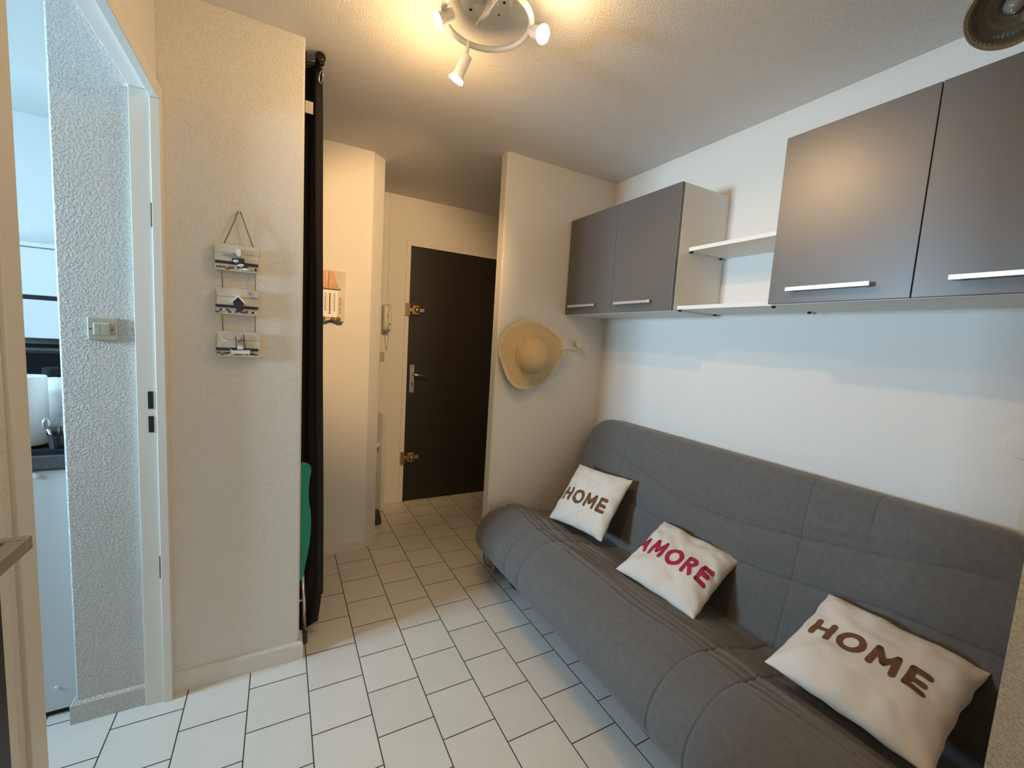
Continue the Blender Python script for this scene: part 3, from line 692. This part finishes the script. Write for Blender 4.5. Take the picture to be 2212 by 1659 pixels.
def seat_def(x, y, z, t, s):
    front = max(0.0, min(1.0, (1.22-x)/0.12))
    for sy in seamY:
        d = 0.0055*g(y-sy, 0.0035) + 0.006*g(y-sy, 0.035)
        if z > 0.2:
            z -= d*(0.35+0.65*(1-front)) if x > 1.1 else d*0.3
            x += d*front
    if z > 0.27 and x > 1.08:
        f = min(1, (x-1.08)/0.08)*min(1, (1.62-x)/0.1)
        f = max(0, f)
        wob = 0.02*noise.noise(Vector((y*2.2, 0, 5)))+0.012*math.sin(y*3.1)
        r = 0
        for c, a, w in ((1.165, 0.006, 0.009), (1.195, 0.008, 0.008), (1.225, 0.0065, 0.010), (1.262, 0.008, 0.012), (1.31, 0.006, 0.010), (1.36, 0.0055, 0.014), (1.42, 0.005, 0.016)):
            cc = c+wob*(1+(c-1.16)*3)+0.018*noise.noise(Vector((y*3.5, c*40, 1)))
            aa = a*(0.45+1.0*abs(noise.noise(Vector((y*2.5, c*17, 2)))))*1.5
            r += aa*g(x-cc, w)
        r += 0.010*noise.noise(Vector((x*7, y*3.5, 0)))
        z += f*r
    z += 0.006*noise.noise(Vector((y*1.7, x*2, 9)))
    return x, z
seat_ctrl = [(1.03, 0.175), (0.985, 0.20), (0.963, 0.255), (0.975, 0.32), (1.02, 0.375), (1.085, 0.408), (1.16, 0.418), (1.27, 0.400), (1.38, 0.368), (1.50, 0.335), (1.60, 0.31), (1.66, 0.27), (1.66, 0.20), (1.60, 0.165), (1.45, 0.165), (1.30, 0.165), (1.15, 0.168)]
mattress('seat', seat_ctrl, dense(seamY), 0.085, seat_def, n=14)
bseamY = [1.735, 1.60, 0.79, 0.595]
H1 = [(0.2, 0.82), (0.366, 0.796), (0.562, 0.749), (0.843, 0.698), (1.05, 0.668), (1.254, 0.660), (1.396, 0.680), (1.783, 0.745), (2.0, 0.775), (2.2, 0.78)]
H2 = [(0.2, 0.62), (0.5, 0.60), (0.70, 0.564), (0.875, 0.535), (1.008, 0.522), (1.371, 0.520), (1.68, 0.551), (2.2, 0.59)]
def interp(T, y):
    for (a, b), (c, d) in zip(T, T[1:]):
        if a <= y <= c: t = (y-a)/(c-a); t = t*t*(3-2*t)*0.3+t*0.7; return b+(d-b)*t
    return T[0][1] if y < T[0][0] else T[-1][1]
def back_def(x, y, z, t, s):
    # rounded top corner at the far end and a softer one at the near end
    d1 = Y1-y
    R_ = 0.20
    if d1 < R_:
        top = 0.925-R_*(1-math.sqrt(max(0, 1-(1-d1/R_)**2)))*0.95
        if z > 0.55: z = 0.55+(z-0.55)*(top-0.55)/(0.925-0.55)
    d0 = y-Y0
    if d0 < 0.12:
        top = 0.935-0.12*(1-math.sqrt(max(0, 1-(1-d0/0.12)**2)))*0.9
        if z > 0.55: z = 0.55+(z-0.55)*(top-0.55)/(0.935-0.55)
    if x < 1.79:
        dx = 0
        for sy in bseamY:
            yy = y-sy-0.02*(z-0.6)
            vis = 1.0 if sy != 0.595 else max(0, min(1, (z-0.78)/0.06))
            dx += (0.0035*g(yy, 0.003)+0.004*g(yy, 0.03))*vis
        for T in (H1, H2):
            dx += 0.0065*g(z-interp(T, y), 0.005)+0.007*g(z-interp(T, y), 0.035)
        dx += 0.008*noise.noise(Vector((y*2.2, z*3, 4)))
        dx -= 0.004*g(z-0.80-0.05*math.sin(y*5), 0.012)*max(0, math.sin((y-0.25)*4))*(1 if y < 1.0 else 0)
        x += dx
    return x, z
back_ctrl = [(1.585, 0.30), (1.600, 0.345), (1.612, 0.39), (1.625, 0.43), (1.634, 0.47), (1.643, 0.51), (1.652, 0.55), (1.662, 0.59), (1.671, 0.63), (1.681, 0.67), (1.690, 0.71), (1.699, 0.75), (1.708, 0.79), (1.719, 0.84), (1.738, 0.89), (1.775, 0.922), (1.82, 0.922), (1.858, 0.90), (1.868, 0.85), (1.860, 0.70), (1.82, 0.50), (1.78, 0.33), (1.70, 0.27), (1.62, 0.265)]
mattress('backrest', back_ctrl, dense(bseamY), 0.06, back_def, n=10, far_r=0.07)
# steel frame, legs and mechanism
fb = bmesh.new()
for y in (0.32, 2.04):
    box(fb, 1.06, 1.84, y-0.015, y+0.015, 0.125, 0.165); box(fb, 1.78, 1.82, y-0.015, y+0.015, 0.165, 0.62)
box(fb, 1.10, 1.13, 0.30, 2.06, 0.13, 0.165); box(fb, 1.60, 1.63, 0.30, 2.06, 0.13, 0.165)
part('frame', fb, M_DARK, sofa, bevel=0.002)
for x in (1.115, 1.72):
    for y in (0.32, 2.105 if x < 1.5 else 2.04):
        part('leg', B(x-0.016, x+0.016, y-0.018, y+0.018, 0.0, 0.17), M_STEEL if x < 1.5 else M_DARK, sofa, bevel=0.003)
for y in (0.55, 1.93): part('support_foot', B(1.14, 1.20, y-0.03, y+0.03, 0.0, 0.13), M_DARK, sofa, bevel=0.003)
bm = bmesh.new(); tube(bm, [(1.03, 2.09, 0.175), (1.045, 2.115, 0.10), (1.07, 2.125, 0.045), (1.10, 2.12, 0.025), (1.135, 2.10, 0.02)], 0.0025, 8)
part('strap', bm, M_DARK, sofa, smooth=True)

# ------------------------------------------------------------------ cushions
STROKES = {
 'H': (0.86, [[(0.05, 0), (0.05, 1)], [(0.81, 0), (0.81, 1)], [(0.05, 0.5), (0.81, 0.5)]]),
 'O': (1.0, [[(0.5+0.5*math.cos(a), 0.5+0.5*math.sin(a)) for a in [2*PI*k/40 for k in range(41)]]]),
 'M': (0.98, [[(0.02, 0), (0.10, 1)], [(0.10, 1), (0.49, 0.30)], [(0.49, 0.30), (0.88, 1)], [(0.88, 1), (0.96, 0)]]),
 'E': (0.70, [[(0.05, 0), (0.05, 1)], [(0.05, 1), (0.66, 1)], [(0.05, 0.5), (0.60, 0.5)], [(0.05, 0), (0.68, 0)]]),
 'A': (0.90, [[(0.0, 0), (0.45, 1)], [(0.45, 1), (0.90, 0)], [(0.2, 0.36), (0.7, 0.36)]]),
 'R': (0.78, [[(0.05, 0), (0.05, 1)], [(0.05, 1), (0.40, 1), (0.60, 0.94), (0.68, 0.77), (0.60, 0.60), (0.40, 0.53), (0.05, 0.53)], [(0.36, 0.53), (0.72, 0)]])}
def stroke_text(word, w=0.30, gap=0.46):
    # felt letters as overlapping ribbons with rounded ends
    bm = bmesh.new(); cx = 0
    for ch in word:
        adv, lines = STROKES[ch]
        for ln in lines:
            P_ = []
            for (a, b) in zip(ln, ln[1:]):
                L_ = math.dist(a, b); n = max(1, int(L_/0.05))
                P_ += [(a[0]+(b[0]-a[0])*k/n, a[1]+(b[1]-a[1])*k/n) for k in range(n)]
            P_.append(ln[-1]); N_ = len(P_); closed = math.dist(ln[0], ln[-1]) < 1e-6
            prev = None
            for i, p in enumerate(P_):
                q0 = P_[max(i-1, 0)]; q1 = P_[min(i+1, N_-1)]
                if closed and i in (0, N_-1): q0, q1 = P_[-2], P_[1]
                dx, dy = q1[0]-q0[0], q1[1]-q0[1]; L_ = math.hypot(dx, dy); nx, ny = -dy/L_, dx/L_
                row = [bm.verts.new((cx+p[0]+nx*w/2*f, p[1]+ny*w/2*f, 0)) for f in (-1, -0.5, 0, 0.5, 1)]
                if prev:
                    for k in range(4): bm.faces.new((prev[k], prev[k+1], row[k+1], row[k]))
                prev = row
            if not closed:
                for p in (ln[0], ln[-1]):
                    rings_ = []
                    for rr in (0.5, 1.0): rings_.append([bm.verts.new((cx+p[0]+w/2*rr*math.cos(2*PI*k/16), p[1]+w/2*rr*math.sin(2*PI*k/16), 0)) for k in range(16)])
                    bm.faces.new(rings_[0])
                    for k in range(16): bm.faces.new((rings_[0][k], rings_[0][(k+1) % 16], rings_[1][(k+1) % 16], rings_[1][k]))
        cx += adv+gap
    xs = [v.co.x for v in bm.verts]; ys = [v.co.y for v in bm.verts]
    mx, my = (min(xs)+max(xs))/2, (min(ys)+max(ys))/2
    for v in bm.verts: v.co.x -= mx; v.co.y -= my
    return bm, max(xs)-min(xs), max(ys)-min(ys)
def cushion(c, cols, size, thick, word, wmat, tpos, tw, thh, label, seed):
    """cols = local x, y (up), z (front) axes in world"""
    e = empty('cushion', (0, 0, 0)); tag(e, label, 'cushion')
    R3 = Matrix((cols[0], cols[1], cols[2])).transposed().to_4x4(); e.matrix_world = Matrix.Translation(c) @ R3
    a = size/2
    def surf(u, v, side=1):
        q = (1-u**4)*(1-v**4)
        pin = 0.055
        x = a*u*(1-pin*(1-v*v)**1.0*abs(u)); y = a*v*(1-pin*(1-u*u)*abs(v))
        z = side*thick/2*(max(0, q)**0.55)*(0.86+0.14*(1-(u*u+v*v)/2))
        ed = max(abs(u), abs(v)); w = max(0, (ed-0.35)/0.65)
        z += side*0.007*w*(1-ed**8)*math.sin(9*math.atan2(v, u)+seed+3*noise.noise(Vector((u*2, v*2, seed))))
        z += side*0.012*noise.noise(Vector((u*1.8, v*1.8, seed*3.3)))*max(0, q)
        z += side*0.007*noise.noise(Vector((u*5, v*5, seed*1.3)))*max(0, q)
        z += side*0.006*max(0, q)**0.5*math.sin(14*v+3*u+4*noise.noise(Vector((u*1.5, v*1.5, seed+7))))*max(0, abs(u)-0.45)
        z += side*0.006*max(0, q)**0.5*math.sin(13*u-2*v+4*noise.noise(Vector((u*1.5, v*1.5, seed+3))))*max(0, abs(v)-0.5)
        x += 0.004*noise.noise(Vector((v*4, seed, 1)))*abs(u)**3; y += 0.004*noise.noise(Vector((u*4, seed, 2)))*abs(v)**3
        return Vector((x, y, z))
    bm = bmesh.new(); N = 56; grids = []
    tt = [math.sin(PI/2*(2*i/N-1)) for i in range(N+1)]
    for side in (1, -1):
        gr = [[bm.verts.new(surf(tt[i], tt[j], side)) for i in range(N+1)] for j in range(N+1)]
        for j in range(N):
            for i in range(N): bm.faces.new((gr[j][i], gr[j][i+1], gr[j+1][i+1], gr[j+1][i]))
    bmesh.ops.remove_doubles(bm, verts=bm.verts[:], dist=0.0006)
    obj('cover', bm, M_PILLOW, e, smooth=True)
    bt, w, h = stroke_text(word)
    ex = Matrix.Diagonal((tw*2/w, thh*2/h, 1, 1)); bt.transform(ex)
    rng = random.Random(seed)
    for v in bt.verts:
        u0, v0 = v.co.x+tpos[0], v.co.y+tpos[1]
        u0 = max(-0.985, min(0.985, u0))
        p = surf(u0, v0); p2 = surf(u0+0.01, v0); p3 = surf(u0, v0+0.01); nn = (p2-p).cross(p3-p).normalized()
        v.co = p+nn*0.0015
    obj('lettering', bt, wmat, e)
    return e

cushion((1.4799, 1.7345, 0.5363), ((0.2131, -0.9768, 0.0196), (0.6449, 0.1557, 0.7482), (-0.7339, -0.1468, 0.6632)), 0.362, 0.10, 'HOME', M_BROWNTXT, (0.0, -0.12), 0.80, 0.23, 'cream cushion with small brown HOME lettering, farthest from the camera on the sofa', 1.0)
cushion((1.489, 1.1486, 0.4632), ((0.1699, -0.9821, -0.0811), (0.9046, 0.1228, 0.4081), (-0.3909, -0.1427, 0.9093)), 0.362, 0.11, 'AMORE', M_REDTXT, (-0.075, -0.07), 0.95, 0.26, 'cream cushion with crimson AMORE lettering in the middle of the sofa', 2.3)
cushion((1.4737, 0.4695, 0.5101), ((0.024, -0.9996, -0.016), (0.9412, 0.0172, 0.3373), (-0.3369, -0.0232, 0.9413)), 0.378, 0.12, 'HOME', M_BROWNTXT, (-0.05, -0.02), 0.74, 0.20, 'cream cushion with brown HOME lettering lying nearest the camera on the sofa', 4.1)

# ------------------------------------------------------------------ ceiling lamp with spots
LC = Vector((0.545, 1.285, 2.33)); LR = 0.132
cl = tag(empty('ceiling_lamp', (LC.x, LC.y, CZ)), 'off-white ceiling lamp with round plate, ring arm and lit spotlights', 'ceiling lamp')
bm = bmesh.new(); lathe(bm, [(0.079, 0.0), (0.079, 0.012), (0.074, 0.018), (0.042, 0.019), (0.041, 0.024), (0.001, 0.024)], 48, aim((0.552, 1.315, CZ), (0, 0, -1)))
pt = part('ceiling_plate', bm, M_LAMP, cl); smooth_by_angle(pt)
for x, y in ((0.514, 1.352), (0.562, 1.372), (0.533, 1.318), (0.596, 1.322), (0.59, 1.27), (0.51, 1.27)): part('screw_hole', lathe(bmesh.new(), [(0.0048, 0), (0.004, 0.002)], 10, aim((x, y, CZ-0.0185), (0, 0, -1))), M_HOLE, pt)
bm = bmesh.new(); a0, a1 = math.radians(-200), math.radians(75)
ring = [(LC.x+LR*math.cos(a), LC.y+LR*math.sin(a), LC.z) for a in [2*PI*k/72 for k in range(72)]]
tube(bm, ring, 0.009, 12, closed=True); part('ring_arm', bm, M_LAMP, cl, smooth=True)
bm = bmesh.new(); tube(bm, [(0.536, 1.345, 2.345), (0.536, 1.215, 2.345)], 0.0075, 10); tube(bm, [(0.536, 1.235, 2.345), (0.536, 1.160, 2.332)], 0.007, 10); tube(bm, [(0.540, 1.285, 2.345), (0.545, 1.285, 2.384)], 0.009, 12)
part('cross_bar', bm, M_LAMP, cl, smooth=True)
def glow(name, loc, power, r=0.02):
    l = bpy.data.lights.new(name, 'POINT'); l.energy = power; l.color = WARM; l.shadow_soft_size = r
    o = bpy.data.objects.new(name, l); COL.objects.link(o); o.location = loc
def spot_head(top, direction, length, bulbmat, power, angle, target=None, stem=None, lit_r=0.02, halo=9.0):
    d = Vector(direction).normalized(); top = Vector(top)
    bm = bmesh.new(); lathe(bm, [(0.008, 0), (0.0165, 0.003), (0.0175, 0.010), (0.0175, length*0.72), (0.020, length*0.80), (0.0215, length*0.90)], 28, aim(top, d))
    if stem is not None: tube(bm, [stem, top+d*0.012], 0.0062, 10)
    h = part('spotlight', bm, M_LAMP, cl); smooth_by_angle(h)
    bm = bmesh.new(); lathe(bm, [(0.0205, length*0.86), (0.0245, length*0.93), (0.0250, length*1.0), (0.0215, length*1.02), (0.001, length*1.03)], 28, aim(top, d), caps=False)
    part('bulb', bm, bulbmat, h, smooth=True)
    p = top+d*(length*1.03+0.004)
    if power: spot('spotlight_beam', p, target if target is not None else p+d, power, angle, r=lit_r)
    glow('spotlight_glow', p+d*0.012, halo)
    return p
# hanging spot aimed to the hall and the left walls
spot_head((0.533, 1.408, 2.292), (-0.30, 0.42, -0.86), 0.085, M_BULBDIM, 93, 74, target=(0.62, 2.95, 1.62), stem=(0.532, 1.404, 2.33))
# spot on the left of the ring, seen from below at a slant
spot_head((0.448, 1.315, 2.326), (-0.75, 0.25, -0.45), 0.055, M_GREENEDGE, 0, 140, target=(-0.6, 1.6, 1.6), stem=(0.43, 1.335, 2.33), halo=1.5)
# the one shining towards the sofa and the camera
spot_head((0.672, 1.235, 2.318), (0.30, -0.85, -0.55), 0.055, M_BULB, 18, 125, target=(1.45, 0.85, 0.7), stem=(0.668, 1.25, 2.33), halo=3.2)

# unlit reflector spotlight near the camera, top right
l2 = tag(empty('reflector_lamp', (1.55, 0.42, CZ)), 'unlit ribbed glass reflector lamp under the ceiling, top right near the camera', 'lamp')
c2 = Vector((1.497, 0.410, 2.215)); dv = (Vector((0.25, 0.05, 1.35))-c2).normalized(); M2 = aim(c2, dv)
bm = bmesh.new(); NR = 48; prof = [(0.016, -0.075), (0.030, -0.068), (0.048, -0.05), (0.062, -0.028), (0.072, -0.008), (0.078, 0.0)]
rings = []
for r, z in prof:
    rings.append([bm.verts.new(M2 @ Vector((r*(1+0.018*(-1)**k)*math.cos(2*PI*k/(2*NR)), r*(1+0.018*(-1)**k)*math.sin(2*PI*k/(2*NR)), z))) for k in range(2*NR)])
for A, C in zip(rings, rings[1:]):
    for k in range(2*NR): bm.faces.new((A[k], A[(k+1) % (2*NR)], C[(k+1) % (2*NR)], C[k]))
rf = part('reflector', bm, M_RIBGLASS, l2)
sm = rf.modifiers.new('thickness', 'SOLIDIFY'); sm.thickness = 0.002
bm = bmesh.new(); lathe(bm, [(0.074, 0.0), (0.080, 0.003), (0.0815, -0.004), (0.078, -0.010)], 64, M2, caps=False); tube(bm, [M2 @ Vector((0.0795*math.cos(a), 0.0795*math.sin(a), 0.002)) for a in [2*PI*k/64 for k in range(64)]], 0.0022, 8, closed=True)
part('rim', bm, mat('smoked_glass_rim', (0.30, 0.26, 0.18), 0.12, 0.5), l2, smooth=True)
bm = bmesh.new(); lathe(bm, [(0.0001, -0.066), (0.016, -0.066), (0.018, -0.045), (0.013, -0.030), (0.0001, -0.026)], 20, M2, caps=False)
part('capsule_bulb', bm, mat('unlit_bulb', (0.35, 0.33, 0.28), 0.15), l2, smooth=True)
bm = bmesh.new(); bk = M2 @ Vector((0, 0, -0.105)); lathe(bm, [(0.020, -0.115), (0.022, -0.108), (0.022, -0.072)], 24, M2); tube(bm, [bk, bk+Vector((0.03, 0, 0.04)), (bk.x+0.035, bk.y, CZ)], 0.007, 10); lathe(bm, [(0.04, 0), (0.04, 0.012), (0.034, 0.018)], 32, aim((bk.x+0.035, bk.y, CZ), (0, 0, -1)))
part('holder', bm, M_LAMP, l2)

# round cover plate and cable cover on the right wall above the sofa's near end
bm = bmesh.new(); lathe(bm, [(0.041, 0), (0.040, 0.004), (0.034, 0.006)], 40, aim((1.88, 0.342, 1.160), (-1, 0, 0)))
o = obj('cover_plate', bm, M_SMOOTH); smooth_by_angle(o); tag(o, 'round wall-coloured cover plate on the right wall above the sofa end', 'cover plate')
bm = bmesh.new(); box(bm, 1.868, 1.88, 0.288, 0.327, 0.90, 1.02)
tag(obj('wall_socket', bm, M_PLASTIC, bevel=0.005, seg=3), 'pale wall socket edge by the near end of the sofa back', 'wall socket')

# ------------------------------------------------------------------ kitchen seen through the doorway
kc = tag(empty('kitchen_cabinet', (-0.95, 1.865, 0)), 'white kitchen base cabinet under the grey worktop', 'kitchen cabinet')
part('carcass', B(-1.22, -0.613, 1.884, 2.455, 0.02, 0.868), M_KFRONT, kc)
dr = part('door', B(-1.218, -0.614, 1.865, 1.883, 0.022, 0.862), M_KFRONT, kc, bevel=0.002)
bm = bmesh.new(); lathe(bm, [(0.010, 0), (0.009, 0.004), (0.004, 0.006)], 16, aim((-0.685, 1.865, 0.848), (0, -1, 0))); part('screw_cap', bm, M_WHITEGL, dr)
bm = bmesh.new(); lathe(bm, [(0.006, 0), (0.005, 0.004)], 16, aim((-0.662, 1.865, 0.105), (0, -1, 0))); part('screw_cap', bm, M_WHITEGL, dr)
part('plinth', B(-1.22, -0.614, 1.878, 1.90, 0.0, 0.02), M_HOLE, kc)
tag(obj('kitchen_worktop', B(-2.28, -0.602, 1.852, 2.458, 0.872, 0.912), M_COUNTER, bevel=0.002), 'grey laminate kitchen worktop carrying the microwave and paper roll', 'worktop')
kb = tag(obj('kitchen_cabinet', B(-2.28, -1.225, 1.87, 2.455, 0.0, 0.868), M_KFRONT, bevel=0.002), 'white kitchen base cabinet run left of the doorway view, below the kitchen window side', 'kitchen cabinet')
wc = tag(empty('kitchen_wall_cabinet', (-0.9, 2.15, 1.42)), 'white kitchen wall cabinet with dark gap beneath, above the microwave', 'wall cabinet')
part('carcass', B(-1.25, -0.602, 2.168, 2.458, 1.43, 1.607), M_KFRONT, wc)
part('door', B(-1.248, -0.604, 2.15, 2.167, 1.425, 1.590), M_KFRONT, wc, bevel=0.003)
part('cornice', B(-1.25, -0.602, 2.14, 2.168, 1.592, 1.607), M_KFRONT, wc, bevel=0.002)
part('gap_shade_strip', B(-1.25, -0.602, 2.16, 2.20, 1.412, 1.424), M_DARK, wc)  # black strip stands in for the shadow gap under the cabinet
hd = tag(obj('extractor_hood', B(-1.25, -0.603, 2.10, 2.456, 1.275, 1.408), M_KFRONT, bevel=0.004), 'white extractor hood panel between the wall cabinet and the microwave', 'extractor hood')
mw = tag(empty('microwave_oven', (-0.85, 2.11, 0.912)), 'black microwave oven on the kitchen worktop behind the paper roll', 'microwave')
part('case', B(-1.10, -0.610, 2.158, 2.45, 0.925, 1.238), M_COUNTER, mw, bevel=0.004)
part('door', B(-1.10, -0.685, 2.14, 2.158, 0.93, 1.228), M_DARK, mw, bevel=0.004)
part('window', B(-1.07, -0.707, 2.138, 2.141, 0.96, 1.220), M_BLACKGL, mw)
part('control_panel', B(-0.684, -0.612, 2.14, 2.158, 0.93, 1.228), M_COUNTER, mw, bevel=0.003)
for x in (-1.06, -0.65):
    for y in (2.19, 2.42): part('foot', lathe(bmesh.new(), [(0.012, 0), (0.012, 0.014)], 12, Matrix.Translation((x, y, 0.912))), M_DARK, mw)
pr = tag(empty('paper_roll', (-0.748, 1.985, 0.919)), 'white kitchen paper roll standing on the dark dish tray', 'paper roll')
bm = bmesh.new(); lathe(bm, [(0.021, 0.008), (0.055, 0.008), (0.057, 0.012), (0.057, 0.232), (0.055, 0.236), (0.021, 0.236)], 48, Matrix.Translation((-0.748, 1.985, 0.919)))
o = part('roll', bm, M_PAPER, pr); smooth_by_angle(o)
bm = bmesh.new(); lathe(bm, [(0.0205, 0.006), (0.0205, 0.237), (0.018, 0.237), (0.018, 0.006)], 24, Matrix.Translation((-0.748, 1.985, 0.919)), caps=False); part('core', bm, M_DRIFT, pr)
# white plastic bowl upright in the dish rack
bw = tag(empty('plastic_bowl', (-0.66, 2.03, 0.93)), 'white plastic bowl upended in the dish rack beside the paper roll', 'bowl')
Mb = Matrix.Translation((-0.705, 2.072, 1.03)) @ Euler((math.radians(98), 0, math.radians(8))).to_matrix().to_4x4()
bm = bmesh.new(); lathe(bm, [(0.001, 0.0), (0.055, 0.0), (0.075, -0.012), (0.092, -0.032), (0.098, -0.045), (0.104, -0.046), (0.103, -0.042), (0.096, -0.034), (0.078, -0.009), (0.058, 0.003), (0.001, 0.003)], 48, Mb, caps=False)
part('bowl_body', bm, M_WHITEGL, bw, smooth=True)
rk = tag(empty('dish_rack', (-0.66, 1.93, 0.912)), 'black plastic dish rack with cutlery cup on the grey worktop', 'dish rack')
bm = bmesh.new(); box(bm, -0.82, -0.610, 1.868, 2.12, 0.912, 0.918); box(bm, -0.82, -0.610, 1.868, 1.873, 0.918, 0.930); box(bm, -0.615, -0.610, 1.873, 2.05, 0.918, 0.936)
part('tray', bm, M_DARK, rk, bevel=0.001)
bm = bmesh.new(); lathe(bm, [(0.023, 0.0), (0.027, 0.012), (0.030, 0.055), (0.032, 0.056), (0.029, 0.050), (0.025, 0.010)], 20, Matrix.Translation((-0.640, 1.915, 0.918)), caps=False); lathe(bm, [(0.001, 0), (0.0235, 0), (0.0235, 0.002)], 20, Matrix.Translation((-0.640, 1.915, 0.918)), caps=False)
part('cutlery_cup', bm, M_DARK, rk)
bm = bmesh.new()
for i in range(4): tube(bm, [(-0.618+0.002*i, 1.90+0.03*i, 0.92), (-0.612, 1.90+0.03*i, 1.01), (-0.606, 1.90+0.03*i, 1.055)], 0.003, 6)
part('wire', bm, M_IRON, rk)
def cutlery(kind, x, y, lean, ang, label):
    M = Matrix.Translation((x, y, 0.922)) @ Euler((lean[0], lean[1], ang)).to_matrix().to_4x4()
    bm = bmesh.new()
    if kind == 'spoon':
        box(bm, -0.003, 0.003, -0.0012, 0.0012, 0, 0.07, M=M); ellipsoid(bm, M @ Vector((0, 0, 0.088)), 0.011, 0.005, 0.018, 12)
    elif kind == 'fork':
        box(bm, -0.003, 0.003, -0.0012, 0.0012, 0, 0.075, M=M); box(bm, -0.009, 0.009, -0.0012, 0.0012, 0.075, 0.083, M=M)
        for k in range(4): box(bm, -0.009+0.0052*k, -0.0067+0.0052*k, -0.001, 0.001, 0.083, 0.108, M=M)
    else:
        box(bm, -0.006, 0.006, -0.0012, 0.0012, 0, 0.105, M=M)
    o = obj(kind, bm, M_STEEL, bevel=0.0008 if kind != 'spoon' else 0, smooth=(kind == 'spoon')); tag(o, label, kind); return o
cutlery('spoon', -0.652, 1.912, (0.05, -0.20), 0.2, 'steel spoon leaning leftmost out of the black cutlery cup')
cutlery('fork', -0.640, 1.908, (0.05, -0.02), 0.1, 'steel fork standing in the middle of the black cutlery cup')
cutlery('knife', -0.632, 1.922, (-0.05, 0.02), 0.3, 'steel knife at the right of the black cutlery cup by the wall edge')

# ------------------------------------------------------------------ tall black cabinet with a steel-rimmed top at the left edge
fc = tag(empty('black_cabinet', (-0.27, 0.22, 0)), 'tall black cabinet with a steel-rimmed dark top at the near left edge', 'cabinet')
part('body', B(-0.349, -0.1795, -0.02, 0.432, 0.0, 1.184), M_DARK, fc, bevel=0.002)
bm = bmesh.new()
box(bm, -0.349, -0.169, 0.442, 0.451, 1.186, 1.197); box(bm, -0.180, -0.169, -0.02, 0.442, 1.186, 1.197)
part('steel_rim', bm, M_RIM, fc, bevel=0.001)
part('top', B(-0.349, -0.180, -0.02, 0.442, 1.184, 1.190), M_MAT, fc)
